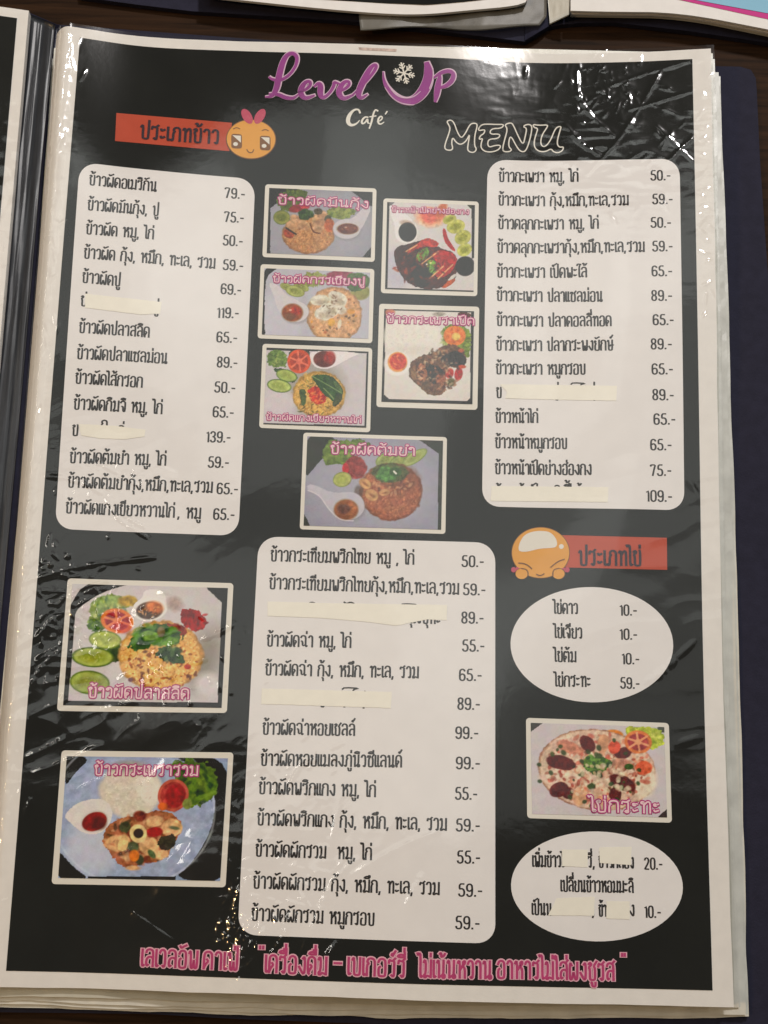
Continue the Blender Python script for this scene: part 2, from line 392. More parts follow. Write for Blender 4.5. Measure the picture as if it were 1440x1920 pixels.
def slab(mb, px, zt, zb, m=0):                # flat board: outline in pixels at height zt, down to zb
    p = tp(px, zt); n = len(p)
    a = 0.5*np.sum(p[:, 0]*np.roll(p[:, 1], -1) - np.roll(p[:, 0], -1)*p[:, 1])
    if a < 0: p = p[::-1]
    q = p.copy(); q[:, 2] = zb
    mb.add(np.concatenate([p, q]), [list(range(n)), list(range(2*n - 1, n - 1, -1))] + [[i, n+i, n+(i+1) % n, (i+1) % n] for i in range(n)], m)
def lerp_line(pts, t):
    p = np.asarray(pts, float); s = np.concatenate([[0], np.cumsum(np.linalg.norm(np.diff(p, axis=0), axis=1))]); s /= s[-1]
    return np.column_stack([np.interp(t, s, p[:, 0]), np.interp(t, s, p[:, 1])])
def strip(left, right, nu, nv, zfun, thick=0):   # sheet spanned between two pixel polylines; zfun(u, v) heights
    vs = np.linspace(0, 1, nv); us = np.linspace(0, 1, nu)
    A = lerp_line(left, vs); B = lerp_line(right, vs)
    U, V = np.meshgrid(us, vs, indexing='ij')
    P = A[None] * (1 - us)[:, None, None] + B[None] * us[:, None, None]
    z = zfun(U, V); d = rays(P.reshape(-1, 2)); t = (z.ravel() - CAM[2]) / d[:, 2]
    return CAM[None] + t[:, None] * d, gridfaces(nu, nv)
def thicken(v, f, nu, nv, t):                 # give a strip an underside and rim
    n = len(v); w = v.copy(); w[:, 2] -= t
    F = [q[::-1] for q in f] + [[k + n for k in q] for q in f]
    idx = np.arange(n).reshape(nu, nv); loop = np.concatenate([idx[:, 0], idx[-1, 1:], idx[-2::-1, -1], idx[0, -2:0:-1]])
    for i in range(len(loop)):
        a, b = loop[i], loop[(i+1) % len(loop)]; F.append([int(b), int(a), int(a + n), int(b + n)])
    return np.concatenate([v, w]), F

# ------------------------------------------------------------------ the open menu folder
menu = empty('menu_folder', (.09, .14, 0)); menu['category'] = 'menu'
menu['label'] = 'open menu folder showing a black page with price lists and food pictures, nearest the viewer'
menu['group'] = 'open menu folders on the table'
mb = MB()
slab(mb, [(-320, -10), (56, 24), (107, 46), (700, 90), (1338, 124), (1388, 125), (1408, 131), (1417, 146), (1419, 170), (1425, 300), (1436, 460), (1468, 900),
          (1500, 1400), (1535, 1960), (1000, 1934), (730, 1921), (450, 1911), (275, 1901), (0, 1898), (-520, 1880)], .0022, .0002)
cover = mb.build('cover', M_navy, menu)
# rounded navy spine in the gutter
v, f = strip([(56, 26), (30, 340), (-6, 800), (-43, 1200), (-110, 1900)], [(116, 50), (92, 340), (56, 800), (18, 1200), (-40, 1900)], 14, 40,
             lambda u, v: .0035 + .0020*np.sin(math.pi*u))
link('spine', *thicken(v, f, 14, 40, .0012), M_navy, cover, smooth=True)
# smoky plastic binding margin of the facing sleeves
def zmargin(u, v):
    return .0074 - .0014*u + .0003*np.sin(u*9) + .0007*(fbm(u*3, v*7, 5) - .5)
v, f = strip([(56, 26), (28, 340), (2, 640), (-36, 1000), (-120, 1900)], [(103, 47), (75, 340), (35, 800), (-2, 1200), (-62, 1900)], 40, 160, zmargin)
link('binding_margin', *thicken(v, f, 40, 160, .0006), M_margin, menu, smooth=True)

# lower sleeves of the stack, stepping out at the right and bottom
def zstack(off, amp, seed, pinch=0):
    return lambda u, v: Z0 - off + amp*(fbm(u*24, v*30, seed) - .5)*np.clip((np.abs(u - .5)*2)**6 + (v > .93), 0, 1)
def wob(pts, amp, seed, n=90, axis=0):
    q = lerp_line(pts, np.linspace(0, 1, n)); q[:, axis] += amp*(fbm(np.linspace(0, 14, n), np.zeros(n), seed) - .5)*2; return q
nu, nv = 70, 110
RA = [(1351, 143), (1356, 310), (1361, 460), (1376, 900), (1388, 1300), (1396, 1640), (1404, 1905)]
RB = [(1336, 100), (1341, 310), (1344, 460), (1349, 900), (1357, 1300), (1371, 1640), (1377, 1886)]
mixl = lambda t, dy: [(a[0]*(1-t) + b[0]*t, a[1]*(1-t) + b[1]*t + dy) for a, b in zip(RA, RB)]
for nm, rt, lf, off, th, m, amp, sd in (
    ('page_sleeve', RA, [(95, 120), (45, 800), (-60, 1885)], .0086, .0030, M_edge2, .0006, 3),
    ('page_sleeve', mixl(.22, 2), [(98, 110), (50, 800), (-52, 1880)], .0077, .0006, M_edge2, .0005, 23),
    ('page_sleeve', mixl(.68, -3), [(102, 90), (55, 800), (-46, 1874)], .0069, .0006, M_edge2, .0005, 33),
    ('page_sleeve', RB, [(112, 70), (60, 800), (-40, 1866)], .0058, .0009, M_edge, .0005, 9)):
    v, f = strip(wob(lf, 1.5, sd), wob(rt, 2.2, sd + 1), nu, nv, zstack(off, amp, sd))
    # wavy lower rim, dipping towards the middle as in the photo
    V = v.reshape(nu, nv, 3); us = np.linspace(0, 1, nu)
    wv = .0009*(fbm(us*11, us*0, sd + 2) - .5) + (.0010 if off > .006 else .0006)*np.sin(us*math.pi) * -1
    V[:, -1, 1] += wv*1.6; V[:, -2, 1] += wv
    link(nm, *thicken(V.reshape(-1, 3), f, nu, nv, th), m, menu, smooth=False)

# printed sheet
def fall(x): t = np.clip((-.0032 - x)/.0046, 0, 2); return .0042*t*t
nx, ny = 120, 150
gx = np.concatenate([np.linspace(-.0086, -.0005, 18), np.linspace(0, PW + .0058, nx - 18)]); gy = np.linspace(-.0042, PH + .0036, ny)
X, Y = np.meshgrid(gx, gy, indexing='ij')
zz = (hz(X.ravel(), Y.ravel()) - fall(X.ravel()))
v = np.column_stack([X.ravel(), Y.ravel(), zz])
# a little unevenness of the cut edge
ex = .00025*(fbm(Y.ravel()*40, Y.ravel()*0, 31) - .5); v[:, 0] += np.where(X.ravel() > PW + .005, ex*2, 0)
ey = .0004*(fbm(X.ravel()*30, X.ravel()*0, 33) - .5); v[:, 1] += np.where((Y.ravel() < -.004) | (Y.ravel() > PH + .0034), ey*2, 0)
sheet = link('printed_sheet', v, gridfaces(nx, ny), M_paper, menu, smooth=True)
X, Y = np.meshgrid(np.linspace(0, PW, 110), np.linspace(0, PH, 140), indexing='ij')
link('black_ground', onpage(np.column_stack([X.ravel(), Y.ravel()]), .00012), gridfaces(110, 140), M_black, sheet, smooth=True)
# smudge of old printing on the top margin
mb = MB(); ringfill(mb, pg(densify([(672, 89), (744, 92), (743, 97), (674, 94)], 4)), .00010, 0, 3)
mb.build('faded_stain', mat('faded brown stain', (.56, .44, .40), .7, .2, .35, 900), sheet)

XH = .00330
# ------------------------------------------------------------------ price panels
def panel(px_outline, lines, xh=XH, tapes=(), frags=(), label=None):
    mb = MB(); ringfill(mb, pg(px_outline), .00024, 0, 22)
    P = mb.build('price_panel', M_panel, menu, label)
    mb = MB()
    for t, a, b in lines: text_into(mb, t, a, b, xh, .00030)
    for t, a, w in frags: text_into(mb, t, a, (a[0] + w, a[1] + w*.03), xh, .00030)
    mb.build('lettering', M_ink, P)
    for i, q in enumerate(tapes):
        o = densify(q, 5); o = o + rng.normal(0, .2, o.shape)
        mb = MB(); ringfill(mb, pg(o), .00037, 0, 6); mb.build('cover_strip', M_tape, P)
    return P
left_rows = [
 ('ข้าวผัดอเมริกัน', (168, 347), (292, 359.5), '79.-', (422, 371), 458),
 ('ข้าวผัดมันกุ้ง, ปู', (165, 394), (296, 405), '75.-', (421, 416), 456),
 ('ข้าวผัด หมู, ไก่', (162, 439), (287, 449), '50.-', (419, 460), 454),
 ('ข้าวผัด กุ้ง, หมึก, ทะเล, รวม', (158, 484.5), (402, 504), '59.-', (419, 506), 455),
 ('ข้าวผัดปู', (155, 530), (224, 537), '69.-', (415, 551), 451),
 (None, None, None, '119.-', (408, 596), 446.5),
 ('ข้าวผัดปลาสลิด', (149, 624), (279, 633), '65.-', (407, 641.5), 443.5),
 ('ข้าวผัดปลาแซลม่อน', (145, 673), (312, 682), '89.-', (407.5, 688.6), 444),
 ('ข้าวผัดไส้กรอก', (142, 719), (266, 727), '50.-', (403, 735.5), 440),
 ('ข้าวผัดกิมจิ หมู, ไก่', (139, 767.5), (303, 776.5), '65.-', (400, 782), 437),
 (None, None, None, '139.-', (387.5, 829), 431),
 ('ข้าวผัดต้มยำ หมู, ไก่', (131.5, 868), (310, 873), '59.-', (391, 876.5), 428),
 ('ข้าวผัดต้มยำกุ้ง,หมึก,ทะเล,รวม', (128, 913.6), (397, 924), '65.-', (407.5, 926), 445),
 ('ข้าวผัดแกงเขียวหวานไก่', (124, 962), (326, 970.5), '65.-', (401, 974), 438.5)]
right_rows = [
 ('ข้าวกะเพรา หมู, ไก่', (936, 341), (1083, 341), '50.-', (1220.7, 338.5), 1256),
 ('ข้าวกะเพรา กุ้ง,หมึก,ทะเล,รวม', (935, 385), (1177, 385), '59.-', (1224, 383), 1260),
 ('ข้าวคลุกกะเพรา หมู, ไก่', (934.5, 429.4), (1121, 429), '50.-', (1221, 427), 1257),
 ('ข้าวคลุกกะเพรากุ้ง,หมึก,ทะเล,รวม', (933, 474), (1207, 472.5), '59.-', (1224, 471.5), 1260),
 ('ข้าวกะเพรา เป็ดพะโล้', (932.5, 520), (1099, 520), '65.-', (1223, 518), 1259),
 ('ข้าวกะเพรา ปลาแซลม่อน', (932, 564), (1128, 565.5), '89.-', (1222, 564), 1259),
 ('ข้าวกะเพรา ปลาดอลลี่ทอด', (932, 611), (1145, 611.5), '65.-', (1225, 609.5), 1262),
 ('ข้าวกะเพรา ปลากระพงยักษ์', (931, 657), (1148, 657), '89.-', (1221, 655), 1258.5),
 ('ข้าวกะเพรา หมูกรอบ', (930.5, 701.5), (1096, 702), '65.-', (1223, 702), 1260.5),
 (None, None, None, '89.-', (1224, 750), 1262),
 ('ข้าวหน้าไก่', (929.6, 792.5), (1007.5, 793), '65.-', (1226.5, 796), 1265),
 ('ข้าวหน้าหมูกรอบ', (929, 840), (1061.5, 841.5), '65.-', (1220.4, 844), 1258),
 ('ข้าวหน้าเป็ดย่างฮ่องกง', (928.7, 888.7), (1107.5, 890.5), '75.-', (1220, 892), 1257.5),
 (None, None, None, '109.-', (1212.5, 940), 1259)]
mid_rows = [
 ('ข้าวกระเทียมพริกไทย หมู , ไก่', (508, 1052), (775, 1058.5), '50.-', (866.7, 1062.5), 906),
 ('ข้าวกระเทียมพริกไทยกุ้ง,หมึก,ทะเล,รวม', (505.5, 1104), (859, 1114.6), '59.-', (869.4, 1115.3), 909),
 (None, None, None, '89.-', (866, 1168.4), 905.5),
 ('ข้าวผัดฉ่า หมู, ไก่', (501, 1211.5), (657, 1214.5), '55.-', (867.7, 1221), 907),
 ('ข้าวผัดฉ่า กุ้ง, หมึก, ทะเล, รวม', (498, 1265.6), (783.5, 1271.5), '65.-', (862, 1276), 902),
 (None, None, None, '89.-', (858.7, 1330), 898.5),
 ('ข้าวผัดฉ่าหอยเชลล์', (493, 1376.7), (664, 1379.3), '99.-', (855, 1384.7), 895.5),
 ('ข้าวผัดหอยแมลงภู่นิวซีแลนด์', (489.6, 1435), (752, 1438.4), '99.-', (856, 1441.5), 898.5),
 ('ข้าวผัดพริกแกง หมู, ไก่', (486, 1488), (703, 1494), '55.-', (854.4, 1498.6), 893.5),
 ('ข้าวผัดพริกแกง กุ้ง, หมึก, ทะเล, รวม', (483, 1546.5), (836, 1557), '59.-', (856, 1558), 898.5),
 ('ข้าวผัดผักรวม  หมู, ไก่', (479.7, 1605), (695.5, 1612), '55.-', (858, 1618), 899),
 ('ข้าวผัดผักรวม กุ้ง, หมึก, ทะเล, รวม', (475.4, 1665), (822.5, 1677.5), '59.-', (860.4, 1680), 903),
 ('ข้าวผัดผักรวม หมูกรอบ', (472, 1725.3), (700, 1735), '59.-', (855, 1741), 898)]
def rows(R):
    o = []
    for t, a, b, p, pa, xe in R:
        if t: o.append((t, a, b))
        sl = .03 if a is None else (b[1] - a[1]) / (b[0] - a[0])
        o.append((p, pa, (xe, pa[1] + (xe - pa[0])*sl*.8)))
    return o
panel(round_quad([(149.5, 305), (479, 337), (447, 1005), (103, 992)], 34),
      rows(left_rows) + [(', หมู', (334, 971), (375, 973))], label='tall white rounded price list on the sheet\'s spine side with fourteen prices',
      tapes=[[(160.5, 551.5), (303.5, 567), (301, 589), (264, 590.5), (159.7, 577.5)],
             [(147.5, 795.5), (215, 799), (273.5, 806.5), (271.5, 819), (235, 824), (190, 823), (153, 817)]],
      frags=[('ข่', (152, 574), 9), ('ปู', (286, 586), 10), ('ข', (136, 817), 9), ('กุ', (190, 808), 10), ('ก่', (222, 818), 9)])
panel(round_quad([(914, 301), (1274, 298.5), (1283, 957), (903.5, 950)], 34), rows(right_rows), label='white rounded price list beside the stacked food pictures, below the outlined title',
      tapes=[[(937, 721), (1156.5, 724), (1155.6, 752), (1040, 750), (947, 747.5), (950, 735)],
             [(921.7, 912), (1140.5, 914), (1139.6, 942), (920, 939.7)]],
      frags=[('ข', (931, 746), 8), ('โ', (1081, 744), 7), ('ปู', (1037, 743), 9), ('ปุ', (1105, 743), 9), ('ข้', (929, 934), 9), ('น้', (972, 934), 9), ('ป็', (998, 934), 9), ('ปี้', (1060, 934), 10), ('น้', (1080, 934), 9), ('กุ', (1040, 930), 9)])
panel(round_quad([(485, 1006), (928.5, 1018), (928.5, 1769.5), (445.5, 1752.5)], 37), rows(mid_rows), label='largest white rounded price list, at the middle of the lower half',
      tapes=[[(502, 1128), (600, 1131), (839, 1134.7), (837.5, 1163), (800, 1162), (742, 1173.6), (693, 1166.7), (600, 1159), (502, 1155)],
             [(491, 1291), (734.7, 1297.6), (733, 1328), (490, 1320)]],
      frags=[('ไ', (658, 1158), 8), ('โ', (763, 1160), 8), ('กุ', (716, 1159), 10), ('ลุเงปุทะ', (762, 1168), 62), ('ริ', (580, 1156), 9), ('โ', (653, 1318), 8), ('หมู', (585, 1317), 22), ('กุ', (636, 1317), 10), ('ชุ', (672, 1319), 10)])
def oval(cx, cy, rx, ry, rot, n=64):
    t = np.linspace(0, 2*math.pi, n, endpoint=False); c, s = math.cos(rot), math.sin(rot)
    return np.column_stack([cx + rx*np.cos(t)*c - ry*np.sin(t)*s, cy + rx*np.cos(t)*s + ry*np.sin(t)*c])
panel(oval(1109.5, 1209, 152.5, 108, .022), [
 ('ไข่ดาว', (1039, 1150.5), (1082, 1151), ), ('10.-', (1163, 1153.8), (1193, 1154.2)), ('ไข่เจียว', (1040, 1196), (1090, 1197)), ('10.-', (1163, 1199), (1193.5, 1199.5)),
 ('ไข่ต้ม', (1040, 1240.5), (1079, 1241.5)), ('10.-', (1167, 1245), (1197.5, 1245.5)), ('ไข่กระทะ', (1041, 1287), (1106, 1287.6)), ('59.-', (1164, 1290.5), (1198, 1291.5))],
 xh=.0031, label='white oval egg price list below the second red banner')
panel(oval(1119, 1662, 161, 103, .022), [
 ('เพิ่มข้าวไ', (999, 1624.8), (1055, 1625.5)), ('รี่,', (1102, 1626), (1114, 1626.5)), ('ข้าวกล้อง', (1123, 1626), (1187, 1628)), ('20.-', (1208.8, 1629.4), (1241, 1630.4)),
 ('เปลี่ยนข้าวหอมมะลิ', (1052, 1671), (1186.4, 1673.6)), ('เป็นน', (998, 1714.7), (1033, 1715.5)), (',', (1111, 1717), (1114, 1717)), ('ข้า', (1123, 1717.5), (1136, 1718)), ('ง', (1181, 1717), (1188, 1717.4)),
 ('10.-', (1209.3, 1720), (1238, 1720.6))], xh=.0031, label='white oval rice price list at the lower right corner of the sheet',
 tapes=[[(1053.5, 1592.7), (1102, 1593), (1101.6, 1626), (1053.3, 1624)], [(1123, 1589), (1184, 1587.5), (1183, 1622), (1124, 1618)],
        [(1043, 1684), (1115, 1681), (1113.7, 1717), (1027.6, 1716)], [(1136.8, 1689), (1180.5, 1690), (1180.5, 1723.7), (1136.5, 1722)]])

# ------------------------------------------------------------------ red banners with round smiling faces
def disc(mb, px, dz, m=0, rings=5): ringfill(mb, pg(px), dz, m, rings)
def stroke_px(mb, pts, w, dz, m=0, it=2):     # pen line in photo pixels (w = half width in pixels)
    p = np.asarray(pts, float)
    if p.shape[1] == 3: p = chaikin(p, it); w = p[:, 2] / 2; p = p[:, :2]
    else: p = chaikin(p, it)
    sc = .197 / 1200
    v, f = ribbon(pg(p), np.asarray(w) * sc)
    mb.add(onpage(v, dz + 7e-6*(len(mb.v) % 6)), f, m)
def banner(q, text, a, b, xh, label):
    mb = MB(); disc(mb, densify(q, 8), .00024); B = mb.build('heading_banner', M_red, menu, label)
    mb = MB(); text_into(mb, text, a, b, xh, .00042, pen=(.088, .07)); mb.build('lettering', mat('dark plum ink', (.045, .03, .04), .7, .1), B)
    return B
B1 = banner([(218.5, 212.5), (435, 231), (430, 284), (216, 265)], 'ประเภทข้าว', (264, 260), (408, 270.5), .0047, 'orange red banner with a round face and leaf crest')
B2 = banner([(1052.5, 1003.7), (1250, 1008.7), (1250.7, 1068.7), (1052, 1064)], 'ประเภทไข่', (1086, 1060), (1200, 1061), .0045, 'orange red banner beside a shiny round face')
# face with a leaf crest
mb = MB()
disc(mb, oval(471, 262.5, 47, 37.5, .03), .00050, 1, 7); disc(mb, oval(471, 262.5, 45.3, 35.8, .03), .00056, 0, 7)
for cx, r in ((463.5, .55), (487.5, -.55)): disc(mb, oval(cx, 220, 8.5, 15.5, -r), .00062 + (cx > 470)*8e-6, 2, 3)
for cx, cy in ((444, 266.5), (497.5, 270)):
    disc(mb, round_quad([(cx-10, cy-14), (cx+10, cy-13), (cx+10, cy+14), (cx-10, cy+13)], 5), .00064, 3, 3)
    disc(mb, oval(cx-2, cy+5.5, 4.5, 3.6, 0, 20), .00070, 4, 2)
    disc(mb, [(cx-8, cy-11), (cx+8, cy-10), (cx+8, cy+3)], .00070, 4, 2)
    stroke_px(mb, [(cx-6, cy-23), (cx, cy-26), (cx+6, cy-23)], .8, .00066, 3)
stroke_px(mb, [(463, 282), (466, 287), (470, 288.5), (474, 287), (476, 282.5)], 1.0, .00066, 3)
mb.build('round_face', [M_orange, M_brown, M_crest, M_brown, M_white], B1)
# shiny face leaning on its hands
mb = MB()
z2 = zm(930, 970, 4)
disc(mb, z2(oval(333, 268, 219, 193, 0)), .00050, 1, 7); disc(mb, z2(oval(333, 268, 214, 188, 0)), .00056, 0, 7)
ho = chaikin([(165, 250), (172, 200), (205, 140), (260, 112), (330, 103), (405, 112), (448, 160), (458, 200), (448, 228), (400, 234), (340, 236), (290, 246), (240, 260), (190, 262)], 2, True)
disc(mb, z2(ho), .00062, 4, 5); disc(mb, z2(oval(488, 222, 18, 18, 0, 20)), .00062, 4, 2)
for cx in (130, 158, 505, 532): disc(mb, z2(oval(cx, 396 + (cx % 2)*4, 18, 20, 0, 20)), .00060, 2, 2)
for cx, cy in ((192, 425), (468, 425)): disc(mb, z2(oval(cx, cy, 49, 42, 0, 30)), .00064, 1, 3); disc(mb, z2(oval(cx-2, cy+2, 45, 39, 0, 30)), .00070, 0, 3)
for s in ([(168, 346), (205, 348), (240, 364), (266, 388)], [(408, 378), (440, 350), (475, 328), (510, 318)], [(302, 430), (320, 440), (340, 438), (358, 426)],
          [(190, 388), (222, 392), (238, 412), (238, 440)], [(425, 440), (424, 410), (438, 392), (470, 386)]):
    stroke_px(mb, z2(s), 1.0, .00076, 3)
mb.build('round_face', [M_orange, M_brown, M_crest, M_brown, M_white], B2)

# ------------------------------------------------------------------ logo, title, slogan
zl = zm(480, 80, 2.4)
def zs(p): return [(480 + a/2.4, 80 + b/2.4, w/2.4) for a, b, w in p]
logo_strokes = [
 [(60, 158, 8), (72, 168, 12), (108, 174, 14), (150, 150, 12), (182, 105, 12), (186, 65, 16), (165, 48, 16), (138, 58, 18), (118, 95, 24), (102, 160, 26), (92, 215, 24), (70, 246, 14), (42, 247, 5)],
 [(60, 234, 8), (100, 234, 16), (130, 250, 18), (168, 254, 14), (190, 236, 6)],
 [(192, 226, 8), (225, 214, 12), (246, 194, 14), (244, 176, 12), (224, 178, 16), (204, 205, 24), (200, 235, 24), (222, 256, 18), (262, 240, 8)],
 [(262, 200, 8), (280, 184, 16), (292, 196, 24), (288, 235, 24), (300, 254, 16), (330, 232, 12), (352, 196, 14), (350, 178, 14), (376, 188, 7)],
 [(366, 224, 8), (396, 214, 12), (420, 194, 14), (418, 176, 12), (398, 178, 16), (376, 206, 24), (372, 236, 24), (394, 258, 18), (436, 238, 8)],
 [(432, 240, 8), (470, 205, 10), (515, 155, 12), (544, 112, 14), (536, 98, 12), (512, 118, 20), (480, 180, 28), (458, 232, 24), (470, 256, 16), (500, 236, 6)]]
up_strokes = [
 [(572, 136, 5), (574, 170, 12), (590, 208, 22), (625, 248, 32), (670, 270, 36), (715, 262, 42), (755, 220, 50), (776, 165, 46), (775, 120, 38), (768, 95, 22)],
 [(806, 268, 10), (812, 240, 26), (818, 200, 30), (826, 160, 20), (828, 148, 8)],
 [(800, 160, 8), (830, 138, 18), (868, 128, 20), (890, 142, 20), (884, 172, 22), (856, 198, 20), (826, 206, 12)]]
mb = MB()
logo_strokes = [[(a, b, w*1.14) for a, b, w in s] for s in logo_strokes]
for s in logo_strokes + up_strokes:
    mbs = [(a + 2.5, b - 2.5, w + 7) for a, b, w in s]
    stroke_px(mb, zs(mbs), 0, .00024, 1)
for s in logo_strokes + up_strokes: stroke_px(mb, zs(s), 0, .00034, 0)
for s in ([(580, 205, 3), (610, 250, 4), (650, 276, 4), (700, 284, 5), (712, 282, 3)], [(592, 190, 3), (625, 236, 6), (665, 254, 5), (710, 248, 5), (740, 222, 3)], [(796, 120, 4), (798, 165, 5), (780, 210, 4)]):
    stroke_px(mb, zs(s), 0, .00044, 1)
LOGO = mb.build('title_logo', [M_purple, M_lilac], menu)
mb = MB()
for k in range(6):
    a = math.pi/3*k + .25; c = np.array([666., 141.]); d = np.array([math.cos(a), math.sin(a)]); n_ = np.array([-d[1], d[0]])
    stroke_px(mb, zl([c, c + d*48]), 1.5, .00046, 0, 0)
    for t, l in ((20, 15), (33, 13)):
        for s in (1, -1): stroke_px(mb, zl([c + d*t, c + d*(t + l*.75) + n_*s*l*.8]), 1.25, .00046, 0, 0)
mb.build('snowflake', M_white, LOGO)
mb = MB()
for s in ([(468, 318, 10), (462, 302, 8), (440, 304, 10), (418, 330, 18), (412, 360, 20), (428, 376, 14), (452, 368, 8), (466, 352, 4)],
          [(504, 338, 7), (490, 336, 8), (476, 352, 10), (476, 368, 9), (490, 364, 7), (503, 342, 8), (502, 364, 9), (512, 366, 4)],
          [(548, 310, 8), (538, 302, 7), (528, 320, 9), (520, 360, 9), (510, 388, 7)], [(512, 336, 6), (540, 332, 6)],
          [(546, 358, 6), (562, 352, 6), (570, 340, 7), (562, 332, 7), (549, 345, 9), (550, 366, 9), (562, 370, 7), (576, 360, 4)], [(582, 324, 6), (590, 312, 7)]):
    stroke_px(mb, zs(s), 0, .00034)
mb.build('cafe_lettering', M_white, LOGO)
zt = zm(820, 210, 5.76)
menu_outlines = [
 [(100, 105), (150, 88), (185, 130), (210, 210), (255, 292), (300, 240), (345, 150), (375, 126), (425, 128), (430, 160), (402, 260), (400, 370), (422, 400), (410, 432), (375, 444), (335, 428), (325, 400), (335, 330), (352, 235), (310, 322), (250, 360), (200, 332), (165, 275), (152, 340), (168, 395), (150, 418), (100, 416), (76, 392), (90, 330), (120, 250), (140, 180), (120, 140)],
 [(442, 184), (480, 138), (560, 136), (640, 140), (722, 138), (692, 182), (580, 184), (562, 247), (682, 240), (660, 292), (555, 297), (540, 350), (560, 387), (620, 365), (688, 363), (665, 412), (590, 438), (510, 432), (468, 390), (475, 330), (492, 288), (446, 304), (465, 258), (502, 240), (518, 192), (448, 208)],
 [(712, 434), (704, 390), (730, 290), (758, 185), (722, 142), (795, 118), (822, 150), (860, 240), (925, 370), (950, 260), (966, 180), (926, 166), (950, 143), (1002, 138), (1024, 170), (1000, 300), (962, 412), (930, 438), (888, 424), (850, 370), (790, 255), (768, 330), (774, 388), (804, 412), (780, 434)],
 [(1028, 138), (1100, 150), (1194, 143), (1182, 175), (1130, 250), (1112, 330), (1130, 377), (1170, 377), (1222, 310), (1262, 208), (1290, 168), (1338, 158), (1322, 210), (1296, 300), (1294, 360), (1320, 387), (1364, 380), (1350, 424), (1300, 448), (1250, 434), (1228, 400), (1170, 433), (1100, 433), (1048, 392), (1043, 320), (1070, 230), (1086, 183), (1042, 172)]]
mb = MB()
for s in menu_outlines:
    q = chaikin(s, 1, True); stroke_px(mb, zt(np.concatenate([q, q[:2]])), 1.25, .00030, 0, 1)
mb.build('title_lettering', [M_white], menu)
mb = MB()
sl = [('เลเวลอัพ', (266, 1811), (369, 1815.5)), ('คาเฟ่', (382, 1816), (444, 1819)), ('"', (486, 1806), (493, 1806)), ('เครื่องดื่ม', (498, 1822.5), (611, 1827.5)), ('-', (626, 1820), (640, 1820.5)),
      ('เบเกอร์รี่', (653, 1827), (758, 1832)), ('ไม่เน้นหวาน', (786, 1832), (920, 1834.5)), ('อาหารไม่ใส่ผงชูรส', (933, 1833.5), (1150, 1838)), ('"', (1166, 1820), (1172, 1820))]
for t, a, b in sl: text_into(mb, t, a, b, .0046, .00024, 1, pen=(.074, .062), grow=.00034)
for t, a, b in sl: text_into(mb, t, a, b, .0046, .00034, 0, pen=(.074, .062))
mb.build('slogan_lettering', [M_rose, M_rosepale], menu)

# ------------------------------------------------------------------ clear film over the sheet, creased where the photo shows creases
def ridged(x, y, seed, o=3):
    s = 0; a = .55
    for i in range(o): s = s + a*(1 - np.abs(2*vnoise(x*1.9**i, y*1.9**i, seed + 11*i) - 1)); a *= .5
    return s
def gauss(x, y, cx, cy, rx, ry): return np.exp(-((x-cx)/rx)**2 - ((y-cy)/ry)**2)
def wrinkle(x, y):
    wx = x + .012*(fbm(x*30, y*30, 71) - .5); wy = y + .012*(fbm(x*30, y*30, 72) - .5)
    z = .00022*(fbm(wx*26, wy*22, 1, 3) - .5)
    # lower left: long folds rising to the right
    c, s = math.cos(.50), math.sin(.50); u = (wx*c + wy*s); w = (-wx*s + wy*c)
    m1 = np.clip(gauss(x, y, .000, .085, .042, .062)*1.1, 0, 1)
    z = z + m1*(.00115*(ridged(u*14, w*62, 5, 2) - .5) + .00025*(ridged(u*60, w*150, 6, 2) - .5))
    m6 = np.clip(gauss(x, y, .025, .015, .05, .035), 0, 1)
    z = z + m6*.0026*(fbm(u*26, w*52, 61, 2) - .5)
    # middle bottom: steep streaks
    c, s = math.cos(1.0), math.sin(1.0); u = (wx*c + wy*s); w = (-wx*s + wy*c)
    m2 = np.clip(gauss(x, y, .068, .02, .030, .045), 0, 1)
    z = z + m2*(.00040*(ridged(u*22, w*110, 8, 2) - .5) + .00012*(ridged(u*120, w*320, 9, 2)))
    # upper right: crumpled corner
    m3 = np.clip(gauss(x, y, .170, .262, .036, .034)*1.2, 0, 1)
    z = z + m3*(.00022*(ridged(wx*60, wy*50, 12, 2) - .5) + .00006*(ridged(wx*190, wy*170, 13, 2) - .5))
    # right edge: horizontal ripples
    m4 = np.clip(gauss(x, y, .192, .12, .026, .06), 0, 1)
    z = z + m4*(.00026*(ridged(wx*24, (wy - .25*wx)*95, 15, 2) - .5))
    # spine: fine crinkles
    m5 = np.exp(-((x + .004)/.004)**2)
    z = z + m5*.00022*(ridged(x*260, y*120, 21, 2) - .5) + .00065*np.exp(-((x + .0046)/.0020)**2)*np.clip((PH - .002 - y)/.012, 0, 1)
    wt = 1.0*np.clip(ridged(u*20, w*50, 91, 2) - .35, 0, 1)*gauss(x, y, .004, .10, .045, .05) + .9*gauss(x, y, .066, .014, .024, .034) + .75*gauss(x, y, .172, .262, .030, .026) \
        + .45*np.exp(-((x + .004)/.004)**2) + .30*gauss(x, y, .20, .24, .012, .06)
    return z, np.clip(wt, 0, 1)
nx, ny = 780, 1100
gx = np.linspace(-.0088, PW + .0066, nx); gy = np.linspace(-.0050, PH + .0040, ny)
X, Y = np.meshgrid(gx, gy, indexing='ij'); x = X.ravel(); y = Y.ravel()
wz, wt = wrinkle(x, y)
